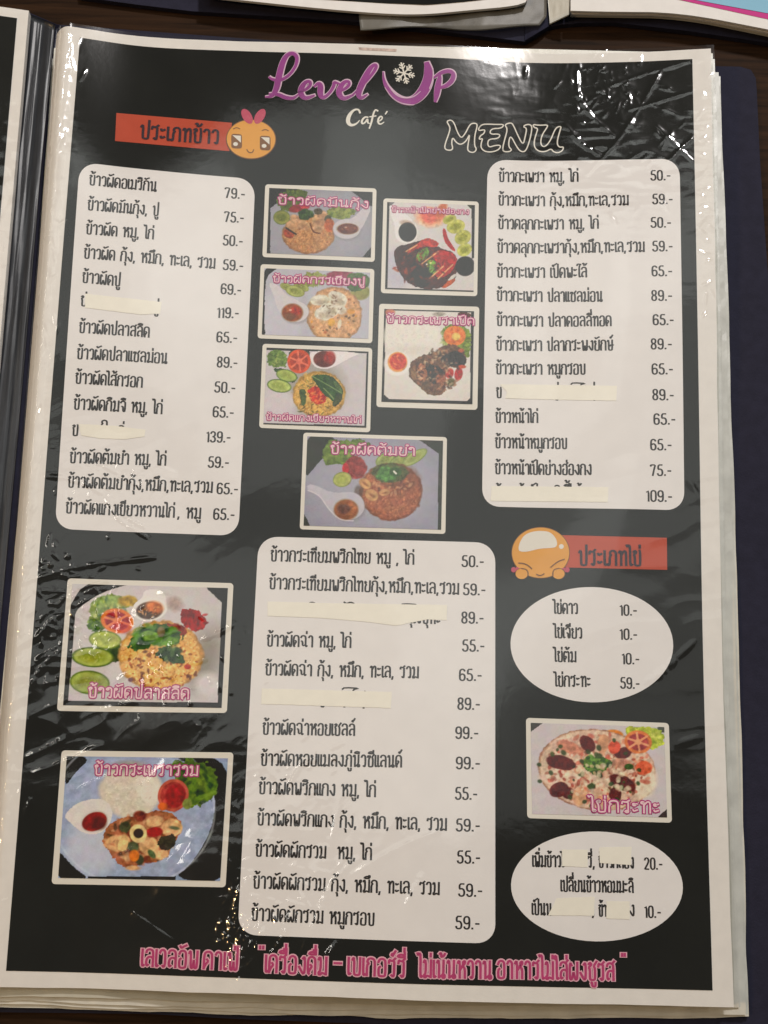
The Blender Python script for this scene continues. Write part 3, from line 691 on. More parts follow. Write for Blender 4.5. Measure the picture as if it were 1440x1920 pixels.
# sharp creases pressed into the film, following those in the photo, plus short random ones where it is crumpled
CZ = np.zeros((nx, ny)); dx_ = gx[1] - gx[0]; dy_ = gy[1] - gy[0]
def crease(a, b, amp, sig):
    lo = np.minimum(a, b) - 4*sig; hi = np.maximum(a, b) + 4*sig
    i0, i1 = max(0, int((lo[0] - gx[0])/dx_)), min(nx, int((hi[0] - gx[0])/dx_) + 2); j0, j1 = max(0, int((lo[1] - gy[0])/dy_)), min(ny, int((hi[1] - gy[0])/dy_) + 2)
    if i1 <= i0 or j1 <= j0: return
    xx, yy = X[i0:i1, j0:j1], Y[i0:i1, j0:j1]; e = b - a; L2 = max(e@e, 1e-12)
    t = ((xx - a[0])*e[0] + (yy - a[1])*e[1])/L2; tc = np.clip(t, 0, 1)
    d = np.hypot(xx - a[0] - tc*e[0], yy - a[1] - tc*e[1])
    CZ[i0:i1, j0:j1] = np.maximum(CZ[i0:i1, j0:j1], amp*(.72 if a[0] > .15 and a[1] > .22 else 1)*np.exp(-(d/sig)**2/2)*(.45 + .55*np.sin(math.pi*tc)))
def crease_px(pts, amp=.00026, sig=.00050):
    q = pg(chaikin(pts, 2)); n = len(q)
    q = q + .0005*(rng.random(q.shape) - .5)
    for k in range(n - 1): crease(q[k], q[k+1], amp*(.6 + .7*rng.random()), sig*(.8 + .4*rng.random()))
for P_ in ([(72, 1085), (120, 1070), (190, 1058), (290, 1045)], [(78, 1108), (125, 1110)], [(70, 1195), (95, 1165), (120, 1150)], [(58, 1292), (80, 1250), (118, 1215)], [(72, 1240), (100, 1218), (122, 1205)],
           [(150, 860), (200, 875), (262, 915)], [(90, 895), (150, 902), (190, 925)], [(95, 780), (118, 762)], [(80, 815), (112, 805)], [(380, 1200), (410, 1188), (440, 1170)], [(50, 1420), (100, 1398), (120, 1386)],
           [(150, 1105), (200, 1090)], [(205, 1325), (240, 1320), (250, 1316)], [(445, 1770), (460, 1742), (478, 1720)], [(455, 1790), (470, 1765)], [(500, 1800), (530, 1760), (545, 1715)], [(565, 1790), (592, 1725), (622, 1650), (668, 1612)],
           [(610, 1800), (628, 1770)], [(760, 1700), (780, 1660), (790, 1640)], [(440, 1700), (452, 1662), (475, 1640)], [(560, 1440), (590, 1425)], [(545, 1470), (562, 1440)], [(660, 1640), (740, 1590), (820, 1560)],
           [(150, 1480), (190, 1462), (205, 1455)], [(60, 1340), (130, 1310)], [(65, 1450), (130, 1425), (190, 1400)], [(250, 1712), (330, 1770)], [(40, 1560), (60, 1500)], [(1210, 1280), (1240, 1262), (1300, 1205)],
           [(1060, 240), (1090, 275), (1130, 300)], [(1250, 305), (1280, 278), (1296, 262)], [(1140, 165), (1200, 145), (1290, 118)], [(1100, 330), (1180, 240), (1240, 130)], [(1230, 240), (1296, 305)], [(1180, 210), (1295, 175)],
           [(1080, 140), (1085, 200), (1150, 260)], [(1300, 345), (1325, 320)], [(1305, 440), (1330, 410)], [(1290, 900), (1310, 940)], [(1270, 1395), (1310, 1380)], [(1225, 1800), (1240, 1720), (1260, 1680)], [(1290, 1800), (1300, 1740)],
           [(620, 1600), (640, 1480)], [(90, 690), (110, 660)], [(300, 880), (330, 890)], [(220, 960), (260, 985), (270, 990)], [(200, 935), (232, 985), (280, 1010)]):
    soft = min(p[0] for p in P_) > 1200 and P_[0][1] > 600 or (max(p[0] for p in P_) < 125 and P_[0][1] < 900)
    crease_px(P_, .00012 if soft else .00024, .0008 if soft else .00050)
for n_, cx_, cy_, sx_, sy_, l0, l1, am in ((70, 1130, 160, 60, 50, 5, 20, .00011), (36, 1220, 250, 70, 90, 8, 36, .00011), (80, 105, 1150, 50, 90, 5, 26, .00020), (50, 210, 1150, 60, 60, 5, 24, .00014), (80, 452, 1735, 24, 60, 5, 22, .00017),
                                       (40, 540, 1680, 60, 70, 8, 36, .00014), (60, 200, 910, 70, 60, 6, 30, .00012), (40, 320, 1260, 110, 70, 4, 20, .00012), (26, 1320, 360, 14, 160, 6, 22, .00018), (24, 560, 1450, 70, 60, 5, 24, .00014)):
    for _ in range(n_):
        c_ = np.array([cx_ + sx_*rng.normal()*.7, cy_ + sy_*rng.normal()*.7]); a_ = rng.random()*6.283; l_ = l0 + (l1 - l0)*rng.random()**2
        d_ = np.array([math.cos(a_), math.sin(a_)])*l_/2; q = pg([c_ - d_, c_ + d_]); crease(q[0], q[1], am*(.4 + .9*rng.random()), .00036*(.8 + .6*rng.random()))
for _ in range(260):                          # crinkled fold beside the spine
    yy_ = PH*rng.random(); xx_ = -.0045 + .0022*rng.normal(); a_ = 1.57 + .35*rng.normal(); l_ = .001 + .004*rng.random()
    crease(np.array([xx_, yy_]), np.array([xx_ + l_*math.cos(a_), yy_ + l_*math.sin(a_)]), .00013*(.4 + rng.random()), .00034)
v = np.column_stack([x, y, hz(x, y) - fall(x) + .00125 + np.maximum(wz, -.0006) + CZ.ravel()])
film = link('clear_film', v, gridfaces(nx, ny, 0, True), M_plastic, menu, smooth=True)
at = film.data.attributes.new('crease', 'FLOAT', 'POINT'); at.data.foreach_set('value', wt.astype(np.float32))

# ------------------------------------------------------------------ facing page
def zface(off): return lambda u, v: .0125 + off + .0015*(1 - u)
R_ = [(54, 20), (27, 330), (0, 640), (-58, 1300), (-112, 1900)]; L_ = [(-160, -10), (-190, 330), (-220, 640), (-290, 1300), (-350, 1900)]
v, f = strip(L_, R_, 10, 60, zface(0)); fs = link('printed_sheet', *thicken(v, f, 10, 60, .003), M_paper, menu, label='facing sheet cut off by the picture edge')
R2 = [(32, 34), (6, 340), (-20, 640), (-80, 1300), (-134, 1880)]; L2 = [(-150, 8), (-180, 330), (-210, 640), (-280, 1300), (-340, 1880)]
v, f = strip(L2, R2, 6, 60, zface(.00025)); link('black_ground', v, f, M_black, fs)
v, f = strip(L_, [(a + 3, b) for a, b in R_], 60, 300, lambda u, v: .0125 + .0012 + .0015*(1-u) + .0005*(ridged(u*9, v*60, 41, 2) - .5)*gauss(u, v, 1, .24, .3, .16))
link('clear_film', v, f, M_plastic, menu, smooth=True)

# ------------------------------------------------------------------ second open menu beyond
menu2 = empty('menu_folder', (.16, .30, 0)); menu2['category'] = 'menu'; menu2['group'] = 'open menu folders on the table'
menu2['label'] = 'second open menu folder beyond the near one, cut off along the top of the picture'
mb = MB()
slab(mb, [(120, -130), (150, -6), (260, 9), (360, 21), (650, 39), (830, 59), (985, 78), (1030, 50), (1053, 46), (1090, 43), (1150, 42), (1290, 58), (1440, 80), (1600, 106), (1620, -140)], .0024, .0002)
c2 = mb.build('cover', M_navy, menu2)
v, f = strip([(984, -140), (984, 76)], [(1034, -140), (1034, 46)], 10, 12, lambda u, v: .0028 + .0012*np.sin(math.pi*u)); link('spine', *thicken(v, f, 10, 12, .001), M_navy, c2, smooth=True)
M_smoke = mat('grey cloudy plastic', (.19, .18, .155), .4, .4, .3, 90, .15, 250)
ms = M_smoke.node_tree.nodes['Principled BSDF']; ms.inputs['Alpha'].default_value = .62
def sheet2(name, m, bottom, ztop, th, label=None, top=-150, warp=.0004):
    b = chaikin(bottom, 2); n = 40; t = np.linspace(0, 1, n)
    A = lerp_line(b, t); v, f = strip(np.column_stack([A[:, 0], np.full(n, top)]), A, 14, n, lambda u, v: ztop + warp*np.sin(v*9)*u)
    return link(name, *thicken(v, f, 14, n, th), m, menu2, label=label)
v, f = strip([(672, -150), (673, 30), (676, 56)], [(1026, -150), (1025, 30), (1012, 47)], 60, 40, lambda u, v: .0060 + .0007*(fbm(u*9, v*5, 51) - .5) + .0005*np.sin(u*11)*v)
V = v.reshape(60, 40, 3); us = np.linspace(0, 1, 60); V[:, -1, 1] += .0012*np.sin(us*7)*np.sin(us*math.pi); v = V.reshape(-1, 3)
link('page_sleeve', *thicken(v, f, 60, 40, .0006), M_smoke, menu2, smooth=True)
p1 = sheet2('printed_sheet', M_paper, [(380, -8), (450, 0), (600, 16), (720, 26), (795, 27.5), (870, 20), (990, 9), (992, -10)], .0085, .0012)
v, f = strip([(380, -150), (860, -150), (975, -150)][0:1] + [(975, -150)], [(400, -30), (575, -3), (720, 6), (800, 9), (870, 3), (972, -8)], 6, 40, lambda u, v: .0087 + .0004*np.sin(v*9)*u)
link('black_ground', v, f, M_black, p1)
v, f = strip([(1027, -150), (1027, 0), (1031, 44)], [(1069, -150), (1068, 0), (1067, 27)], 20, 20, lambda u, v: .0045 + .004*u + .0006*(fbm(u*6, v*9, 55) - .5))
link('binding_margin', *thicken(v, f, 20, 20, .0006), M_edge2, menu2, smooth=True)
for k, (bt, z) in enumerate((([(1070, 29), (1140, 30.5), (1275, 32), (1440, 66), (1600, 99)], .0056), ([(1070, 25.5), (1140, 27), (1274, 28), (1440, 61), (1600, 94)], .0072))):
    sheet2('page_sleeve', M_edge2 if k == 0 else M_paper, bt, z, .0009, warp=0)
p2_ = sheet2('printed_sheet', M_paper, [(1070, 20), (1140, 22), (1274, 23), (1440, 55), (1600, 87)], .0088, .0010, label='white sheet with a sky blue print and magenta line', warp=0)
v, f = strip([(1180, -150), (1610, -150)], [(1222, -10), (1276, 0), (1440, 36), (1610, 70)], 6, 40, lambda u, v: .00895 + 0*u); link('magenta_line', v, f, M_hot, p2_)
v, f = strip([(1200, -150), (1610, -150)], [(1245, -14), (1305, 0), (1440, 25), (1610, 57)], 6, 40, lambda u, v: .00910 + 0*u); link('blue_print', v, f, M_sky, p2_)
v, f = strip([(1080, -150), (1190, -150)], [(1082, -6), (1190, -2)], 4, 8, lambda u, v: .00905 + 0*u); link('magenta_line', v, f, M_hot, p2_)

# ------------------------------------------------------------------ the printed food pictures, painted procedurally into a fine colour grid
class Paint:
    def __init__(s, X, Y):
        s.X, s.Y = X, Y; s.C = np.zeros(X.shape + (3,)); s.k = 0
        sc = (X.max() - X.min()); s.sc = sc
    def base(s, c): s.C[:] = c
    def _mix(s, m, c, var=0):
        s.k += 1
        c = np.asarray(c, float)
        if var:
            n = (fbm(s.X/26, s.Y/26, 100 + s.k, 3) - .5)*2*var; c = c[None, None] * (1 + n[..., None])
        s.C += (c - s.C) * m[..., None]
    def d_ell(s, cx, cy, rx, ry, rot=0, rag=0):
        a = math.radians(rot); c, q = math.cos(a), math.sin(a); dx, dy = s.X - cx, s.Y - cy
        r = np.hypot((dx*c + dy*q)/rx, (-dx*q + dy*c)/ry)
        if rag: r = r + rag*(fbm(s.X/38 + s.k, s.Y/38, 300 + s.k, 3) - .5)*2
        return (1 - r)*min(rx, ry)
    def ell(s, cx, cy, rx, ry, c, rot=0, soft=8, var=0, rag=0, al=1):
        s._mix(np.clip(s.d_ell(cx, cy, rx, ry, rot, rag)/soft + .5, 0, 1)*al, c, var)
    def ring(s, cx, cy, rx, ry, w, c, rot=0, soft=6, al=1):
        d = s.d_ell(cx, cy, rx, ry, rot); s._mix(np.clip((w - np.abs(d))/soft + .5, 0, 1)*al, c)
    def poly(s, pts, c, var=0, rag=8, smooth=2, al=1):
        s.k += 1
        p = chaikin(pts, smooth, True) if smooth else np.asarray(pts, float)
        x = s.X + rag*(fbm(s.X/30, s.Y/30, 500 + s.k, 3) - .5)*2; y = s.Y + rag*(fbm(s.X/30, s.Y/30, 600 + s.k, 3) - .5)*2
        inside = np.zeros(x.shape, bool); n = len(p)
        for i in range(n):
            (x1, y1), (x2, y2) = p[i], p[(i+1) % n]
            if y1 == y2: continue
            inside ^= ((y1 > y) != (y2 > y)) & (x < (x2 - x1)*(y - y1)/(y2 - y1) + x1)
        s._mix(inside.astype(float)*al, c, var)
    def line(s, pts, w, c, al=1):
        p = chaikin(pts, 2); d = np.full(s.X.shape, 1e9)
        for a, b in zip(p[:-1], p[1:]):
            e = b - a; t = np.clip(((s.X - a[0])*e[0] + (s.Y - a[1])*e[1])/max(e@e, 1e-9), 0, 1)
            d = np.minimum(d, np.hypot(s.X - a[0] - t*e[0], s.Y - a[1] - t*e[1]))
        s._mix(np.clip((w - d)/max(w*.6, 4) + .5, 0, 1)*al, c)
    def grains(s, n, cx, cy, rx, ry, size, cols, al=.85, asp=.45, rot=0):
        X0, Y0 = s.X[0, 0], s.Y[0, 0]; nx_, ny_ = s.X.shape
        for _ in range(n):
            r = math.sqrt(rng.random()); a = rng.random()*6.283; ca, sa = math.cos(math.radians(rot)), math.sin(math.radians(rot))
            ux, uy = r*math.cos(a)*rx, r*math.sin(a)*ry
            x, y = cx + ux*ca - uy*sa, cy + ux*sa + uy*ca; z = size*(.6 + .8*rng.random()); th = rng.random()*3.14
            i = (x - s.x0)/s.dx; j = (y - s.y0)/s.dy; k = int(z/min(s.dx, s.dy)) + 4
            i0, i1, j0, j1 = max(0, int(i) - k), min(nx_, int(i) + k + 1), max(0, int(j) - k), min(ny_, int(j) + k + 1)
            if i1 <= i0 or j1 <= j0: continue
            xx, yy = s.X[i0:i1, j0:j1] - x, s.Y[i0:i1, j0:j1] - y; c, q = math.cos(th), math.sin(th)
            d = 1 - np.hypot((xx*c + yy*q)/z, (-xx*q + yy*c)/(z*asp)); m = np.clip(d*2 + .3, 0, 1)*al
            col = np.asarray(cols[rng.integers(len(cols))], float)
            s.C[i0:i1, j0:j1] += (col - s.C[i0:i1, j0:j1])*m[..., None]
    def cucumber(s, cx, cy, rx, ry, rot, skin=(70, 95, 45), flesh=(165, 180, 105), core=(140, 150, 70)):
        s.ell(cx, cy, rx, ry, skin, rot, 6); s.ell(cx, cy, rx*.92, ry*.86, flesh, rot, 10, .06); s.ell(cx, cy, rx*.58, ry*.50, core, rot, 22, .12)
        s.grains(10, cx, cy, rx*.5, ry*.4, rx*.09, [(190, 195, 130), (150, 160, 90)], .5, .4, rot)
    def tomato(s, cx, cy, rx, ry, rot=0, skin=(205, 85, 50), core=(165, 45, 45), vein=(225, 130, 90)):
        s.ell(cx, cy, rx, ry, skin, rot, 8, .06); s.ell(cx, cy, rx*.76, ry*.74, core, rot, 12, .2)
        for k in range(6):
            a = k*1.047 + .4; s.line([(cx, cy), (cx + rx*.8*math.cos(a), cy + ry*.8*math.sin(a))], rx*.075, vein, .9)
        s.ell(cx, cy, rx*.26, ry*.26, vein, rot, 12)
    def lettuce(s, pts, c=(120, 145, 60), dark=(70, 95, 40), light=(165, 185, 100), rag=26):
        s.poly(pts, c, .28, rag); p = np.asarray(pts, float); x0, y0 = p.min(0); x1, y1 = p.max(0)
        s.grains(60, (x0+x1)/2, (y0+y1)/2, (x1-x0)*.40, (y1-y0)*.36, (x1-x0)*.10, [dark, light, c, c], .5, .35)
    def rice(s, cx, cy, rx, ry, c, lights, darks, n=500, size=13, rag=.05):
        s.ell(cx, cy, rx, ry, np.asarray(c)*.80, 0, 14, .15, rag); s.ell(cx, cy, rx*.94, ry*.93, c, 0, 30, .12, rag)
        s.grains(n, cx, cy, rx*.93, ry*.92, size, lights, .75); s.grains(n//3, cx, cy, rx*.93, ry*.92, size*.8, darks, .6)
    def spoon(s, cx, cy, rx, ry, handle, sauce, c=(208, 204, 212), sc=(120, 60, 40), sc2=(165, 90, 50), rot=0):
        s.ell(cx + 8, cy + 14, rx*1.04, ry*1.06, (140, 138, 145), rot, 30, 0, 0, .5); s.poly(handle, c, .02, 2); s.ell(cx, cy, rx, ry, c, rot, 8)
        x, y, a, b = sauce; s.ell(x, y, a*1.1, b*1.12, (175, 150, 130), rot, 10); s.ell(x, y, a, b, sc, rot, 8, .15)
        s.ell(x + a*.3, y - b*.2, a*.55, b*.5, sc2, rot, 24, .2, 0, .8); s.grains(14, x, y, a*.8, b*.75, a*.12, [sc2, sc, (90, 40, 30), (190, 130, 80)], .6)
        s.ell(x - a*.2, y - b*.3, a*.14, b*.12, (225, 205, 190), rot, 6, 0, 0, .7)

def photo(outer, inner, zoom, paint, caption, gain, label, res=(190, 140), rr=6):
    mb = MB(); ringfill(mb, pg(round_quad(outer, rr)), .00024, 0, 16); F = mb.build('food_picture', M_white, menu, label)
    ox, oy, sc = zoom; nx_, ny_ = res
    U, V = np.meshgrid(np.linspace(0, 1, nx_), np.linspace(0, 1, ny_), indexing='ij')
    P = quad_map(inner)(U.ravel(), V.ravel())
    X = ((P[:, 0] - ox)*sc).reshape(nx_, ny_); Y = ((P[:, 1] - oy)*sc).reshape(nx_, ny_)
    p = Paint(X, Y); p.x0, p.y0 = X[0].mean(), Y[:, 0].mean(); p.dx = (X[-1].mean() - X[0].mean())/(nx_-1); p.dy = (Y[:, -1].mean() - Y[:, 0].mean())/(ny_-1)
    paint(p)
    q = X.max() - X.min()
    mott = (fbm(X/q*34, Y/q*34, 901, 3) - .5)*.30 + (fbm(X/q*9, Y/q*9, 902, 2) - .5)*.12
    tint = np.stack([fbm(X/q*22, Y/q*22, 903 + k, 2) - .5 for k in range(3)], -1)*9
    C = p.C*(1 + mott[..., None]*np.clip((p.C.max(-1) - p.C.min(-1) - 14)/40 + np.clip((120 - p.C.mean(-1))/60, 0, .5), .06, 1)[..., None]) + tint + 10*(rng.random(p.C.shape[:2]) - .5)[..., None]
    C = (C - 128)*1.13 + 121
    C = lin(np.clip(C, 0, 255)); C = np.clip((C - .012)*gain, .004, .82)
    v = onpage(pg(P), .00036)
    o = link('printed_photo', v, [q[::-1] for q in gridfaces(nx_, ny_)], M_photo, F, smooth=True)
    at = o.data.color_attributes.new('print', 'FLOAT_COLOR', 'POINT')
    at.data.foreach_set('color', np.column_stack([C.reshape(-1, 3), np.ones(nx_*ny_)]).astype(np.float32).ravel())
    t, a, b, xhpx, style = caption
    mb = MB(); xh = xhpx*.197/1225
    text_into(mb, t, a, b, xh, .00050, 1, pen=(.08, .075), loops=True, grow=.00030*style)
    text_into(mb, t, a, b, xh, .00060, 0, pen=(.080, .072), loops=True)
    mb.build('caption', [M_pinkfill, M_magenta], F)

BK = (44, 44, 38)
def paint_1(p):
    p.base((160, 160, 172)); p.ell(640, 600, 620, 420, (172, 172, 184), 0, 160)
    p.poly([(100, 100), (560, 100), (420, 190), (250, 300), (180, 360), (130, 380)], BK, 0, 6); p.poly([(100, 300), (165, 360), (160, 960), (90, 960)], BK, 0, 2, 0)
    p.poly([(1000, 130), (1400, 130), (1400, 330), (1290, 360), (1200, 270)], (52, 50, 42), 0, 6); p.poly([(1330, 760), (1330, 960), (1190, 930)], BK, 0, 3, 0)
    p.lettuce([(240, 190), (420, 150), (600, 170), (560, 330), (420, 420), (240, 380)], (96, 112, 55), (60, 80, 38), (130, 145, 80))
    p.lettuce([(780, 380), (960, 340), (1140, 380), (1080, 470), (900, 490), (800, 450)], (140, 152, 72), (95, 115, 50), (175, 185, 110))
    p.cucumber(290, 472, 95, 82, 0, (120, 130, 80), (152, 155, 82), (115, 125, 55)); p.ell(460, 370, 90, 42, (150, 62, 66), -10, 12, .2, .1); p.ell(545, 345, 60, 30, (190, 70, 80), 10, 10, .2)
    p.rice(590, 660, 292, 222, (192, 142, 98), [(214, 170, 120), (205, 155, 105), (222, 178, 130)], [(160, 105, 60), (150, 95, 60), (205, 120, 60)], 420, 13)
    for x, y, a, b, r in ((440, 480, 60, 40, 20), (430, 550, 90, 60, -20), (720, 520, 95, 80, 20), (690, 600, 60, 45, -10), (540, 560, 70, 50, 30), (740, 440, 70, 45, 0)): p.ell(x, y, a, b, (205, 165, 128), r, 16, .2, .12); p.ell(x+8, y+12, a*.7, b*.5, (165, 120, 85), r, 20, .2, .1, .5)
    p.ell(560, 440, 82, 62, (70, 92, 52), 0, 10, .35, .25); p.ell(700, 405, 50, 35, (88, 78, 55), 0, 12, .3, .2); p.ell(810, 490, 40, 45, (85, 85, 60), 0, 10, .2)
    p.ell(370, 655, 62, 50, (165, 78, 52), 30, 12, .3, .2); p.line([(340, 590), (400, 630), (450, 660)], 10, (60, 55, 42)); p.ell(825, 560, 55, 78, (190, 105, 60), 0, 14, .2, .1); p.line([(610, 540), (640, 640), (720, 650)], 8, (120, 75, 50))
    p.spoon(1020, 600, 155, 112, [(900, 540), (1080, 490), (1180, 390), (1240, 330), (1300, 365), (1250, 480), (1190, 600), (1100, 660)], (1032, 600, 114, 58), sc=(112, 60, 46), sc2=(150, 88, 62))
def paint_2(p):
    p.base((208, 205, 205)); p.ell(300, 1000, 200, 260, (190, 188, 200), 0, 120); p.poly([(170, 130), (300, 130), (215, 180), (205, 300), (170, 300)], (120, 120, 120), 0, 3)
    p.poly([(1180, 150), (1320, 150), (1320, 270), (1270, 240)], (70, 72, 50), 0, 5); p.poly([(1262, 150), (1320, 150), (1320, 860), (1262, 860)], BK, 0, 0, 0); p.poly([(140, 120), (206, 120), (178, 1260), (140, 1260)], BK, 0, 0, 0); p.poly([(140, 1235), (1300, 1272), (1300, 1300), (140, 1300)], BK, 0, 0, 0)
    p.ell(740, 330, 190, 120, (225, 165, 130), 0, 60, .1, .15); p.ell(720, 310, 110, 100, (215, 110, 95), 20, 50, .15, .1); p.ell(880, 250, 60, 120, (200, 120, 90), 20, 30, .1)
    for q in ((980, 360, 90, 60, -20), (1060, 450, 120, 90, -15), (1150, 590, 110, 90, -30), (1170, 750, 100, 80, -30)): p.cucumber(*q, (190, 190, 110), (190, 192, 100), (150, 155, 50))
    p.poly([(890, 470), (930, 480), (960, 610), (1060, 750), (1040, 780), (930, 680), (890, 560)], (176, 50, 55), .15, 3)
    p.poly([(206, 150), (420, 280), (540, 420), (500, 640), (320, 660), (270, 520), (280, 440), (210, 260)], (222, 220, 222), 0, 2); p.ell(430, 520, 140, 148, (225, 222, 222), 0, 10); p.ell(440, 520, 116, 126, (50, 47, 40), 0, 8)
    p.ell(430, 410, 90, 40, (150, 120, 100), 10, 20, 0, 0, .5); p.ell(440, 522, 112, 118, (42, 42, 36), 0, 10)
    p.poly([(250, 820), (300, 700), (480, 670), (680, 600), (860, 740), (1060, 770), (1080, 1060), (1020, 1160), (840, 1260), (520, 1240), (330, 1060)], (78, 46, 34), .35, 10)
    p.poly([(860, 1250), (960, 1230), (1080, 1130), (1000, 1110)], (180, 90, 40), .2, 4); p.poly([(450, 900), (760, 880), (760, 1100), (700, 1250), (500, 1200)], (40, 33, 28), .3, 12)
    p.poly([(420, 770), (620, 630), (700, 590), (850, 650), (820, 720), (640, 700), (440, 800)], (178, 60, 52), .3, 10); p.poly([(730, 800), (900, 740), (1080, 810), (1060, 980), (900, 1120), (760, 1080), (820, 900)], (172, 48, 50), .3, 12)
    p.poly([(520, 860), (640, 720), (720, 720), (700, 860), (600, 900)], (110, 150, 62), .3, 12); p.ell(740, 930, 60, 50, (120, 160, 60), 0, 10, .3, .2); p.ell(760, 1010, 50, 40, (110, 155, 70), 20, 10, .2, .2)
    for a, b in (((620, 930), (830, 775)), ((720, 1120), (900, 960)), ((830, 1120), (1020, 940)), ((420, 770), (560, 690))): p.line([a, b], 9, (215, 165, 120))
    p.grains(90, 600, 950, 330, 230, 40, [(110, 50, 40), (150, 60, 45), (50, 35, 28), (40, 32, 28), (170, 90, 55)], .6, .3)
    p.ell(1180, 960, 125, 128, (48, 40, 42), 30, 10, .15); p.poly([(940, 1140), (1060, 1040), (1080, 1080), (980, 1150)], (200, 195, 190), .1, 6); p.ell(685, 935, 10, 10, (250, 245, 240)); p.ell(735, 918, 16, 12, (235, 245, 150))
def paint_3(p):
    p.base((190, 190, 202)); p.ell(300, 700, 300, 300, (202, 202, 214), 0, 120); p.poly([(120, 90), (330, 100), (215, 170), (180, 230), (165, 300), (150, 780), (175, 860), (100, 860)], BK, 0, 3)
    p.ell(1000, 220, 160, 90, (150, 72, 92), 0, 20, .2, .2); p.lettuce([(610, 160), (800, 150), (880, 220), (720, 340), (560, 290)], (150, 160, 90), (100, 120, 60), (180, 190, 120)); p.ell(1230, 380, 110, 90, (150, 150, 88), 0, 20, .1); p.poly([(1080, 160), (1345, 170), (1340, 330), (1130, 390), (1060, 300)], (88, 112, 68), .3, 16)
    for q in ((400, 320, 70, 40, 20), (570, 320, 90, 45, 25), (500, 370, 110, 62, 15)): p.cucumber(*q, (130, 140, 70), (172, 180, 110), (140, 148, 80))
    p.rice(940, 640, 312, 318, (212, 166, 122), [(226, 184, 140), (218, 172, 128), (230, 190, 150)], [(180, 130, 85), (200, 140, 80), (170, 120, 80)], 480, 12)
    p.grains(40, 940, 640, 280, 280, 18, [(120, 95, 60), (225, 160, 60), (185, 110, 70), (110, 80, 55)], .8, .7)
    for x, y, a, b, r in ((780, 470, 110, 60, -5), (880, 590, 150, 90, -30), (980, 470, 105, 85, 20), (1020, 580, 60, 50, 0), (780, 620, 60, 62, 0), (930, 410, 60, 40, 0)): p.ell(x, y, a, b, (224, 220, 205), r, 14, .12, .15); p.ell(x + 20, y + 22, a*.55, b*.5, (170, 150, 125), r, 26, .25, .2, .6)
    p.ell(1000, 740, 22, 55, (225, 215, 190), 10, 8); p.ell(1130, 600, 40, 30, (225, 165, 70), 0, 8); p.ell(910, 720, 40, 45, (225, 170, 75), 0, 10); p.grains(30, 900, 540, 130, 130, 18, [(120, 90, 70), (150, 120, 95), (205, 195, 175)], .7)
    p.spoon(500, 600, 155, 118, [(190, 260), (330, 310), (400, 420), (600, 500), (560, 700), (330, 650), (260, 420)], (470, 612, 114, 95), c=(214, 210, 216), sc=(155, 88, 55), sc2=(180, 62, 50)); p.ell(450, 655, 70, 40, (120, 90, 72), 0, 24, .2, 0, .7)
def paint_4(p):
    p.base((200, 195, 200)); p.ell(720, 560, 340, 320, (168, 165, 160), 0, 140); p.ell(330, 720, 200, 140, (206, 200, 206), 0, 80); p.poly([(1305, 140), (1340, 140), (1300, 1010), (1278, 1010)], BK, 0, 0, 0); p.poly([(140, 950), (1300, 985), (1300, 1010), (140, 1010)], BK, 0, 0, 0); p.poly([(170, 100), (1330, 150), (1330, 172), (170, 130)], BK, 0, 0, 0)
    p.poly([(430, 130), (700, 140), (640, 240), (430, 220)], (70, 88, 70), .2, 10)
    p.lettuce([(180, 140), (400, 140), (430, 260), (380, 340), (240, 320), (190, 300)], (110, 135, 72), (70, 95, 50), (170, 185, 105)); p.poly([(250, 320), (480, 370), (540, 450), (460, 520), (280, 380)], (58, 82, 45), .3, 12)
    p.tomato(545, 260, 132, 135, 0, (205, 92, 58), (165, 75, 55), (225, 125, 100)); p.cucumber(405, 420, 120, 68, 15, (90, 115, 55), (165, 182, 105), (150, 165, 88)); p.cucumber(322, 535, 138, 74, 10, (85, 110, 50), (176, 190, 112), (150, 165, 85))
    p.poly([(660, 130), (1270, 160), (1130, 210), (960, 310), (860, 350), (720, 330), (670, 240)], (226, 220, 222), 0, 2); p.ell(830, 235, 124, 92, (112, 60, 55), 0, 8, .15); p.ell(890, 215, 62, 70, (165, 62, 55), 0, 30, .2)
    p.rice(770, 630, 296, 258, (205, 165, 88), [(222, 185, 115), (210, 170, 100), (228, 190, 130)], [(160, 120, 60), (140, 105, 50), (120, 95, 50)], 460, 13); p.grains(60, 700, 760, 220, 100, 26, [(120, 90, 50), (190, 140, 70), (90, 90, 50), (225, 190, 120)], .7, .3); p.grains(40, 650, 480, 120, 90, 26, [(190, 150, 80), (110, 110, 60), (225, 195, 130)], .7, .3)
    p.poly([(540, 570), (620, 560), (630, 740), (580, 770), (560, 700)], (80, 100, 60), .3, 14); p.poly([(640, 560), (760, 520), (860, 680), (840, 740), (700, 740), (650, 640)], (190, 65, 45), .3, 16); p.grains(30, 740, 660, 90, 80, 20, [(225, 120, 60), (170, 45, 40), (230, 150, 90)], .7)
    p.poly([(670, 410), (880, 400), (1000, 500), (1060, 620), (940, 700), (820, 640), (740, 520)], (62, 90, 52), .2, 6); p.poly([(800, 560), (900, 540), (980, 700), (970, 750), (860, 660)], (66, 96, 52), .2, 5); p.line([(700, 430), (860, 520), (1030, 620)], 6, (120, 145, 92)); p.line([(820, 560), (900, 640), (970, 730)], 6, (135, 155, 100)); p.poly([(920, 460), (1000, 520), (1050, 620), (960, 560)], (92, 120, 72), .2, 5); p.poly([(980, 620), (1060, 640), (960, 780), (900, 760)], (70, 80, 50), .3, 8)
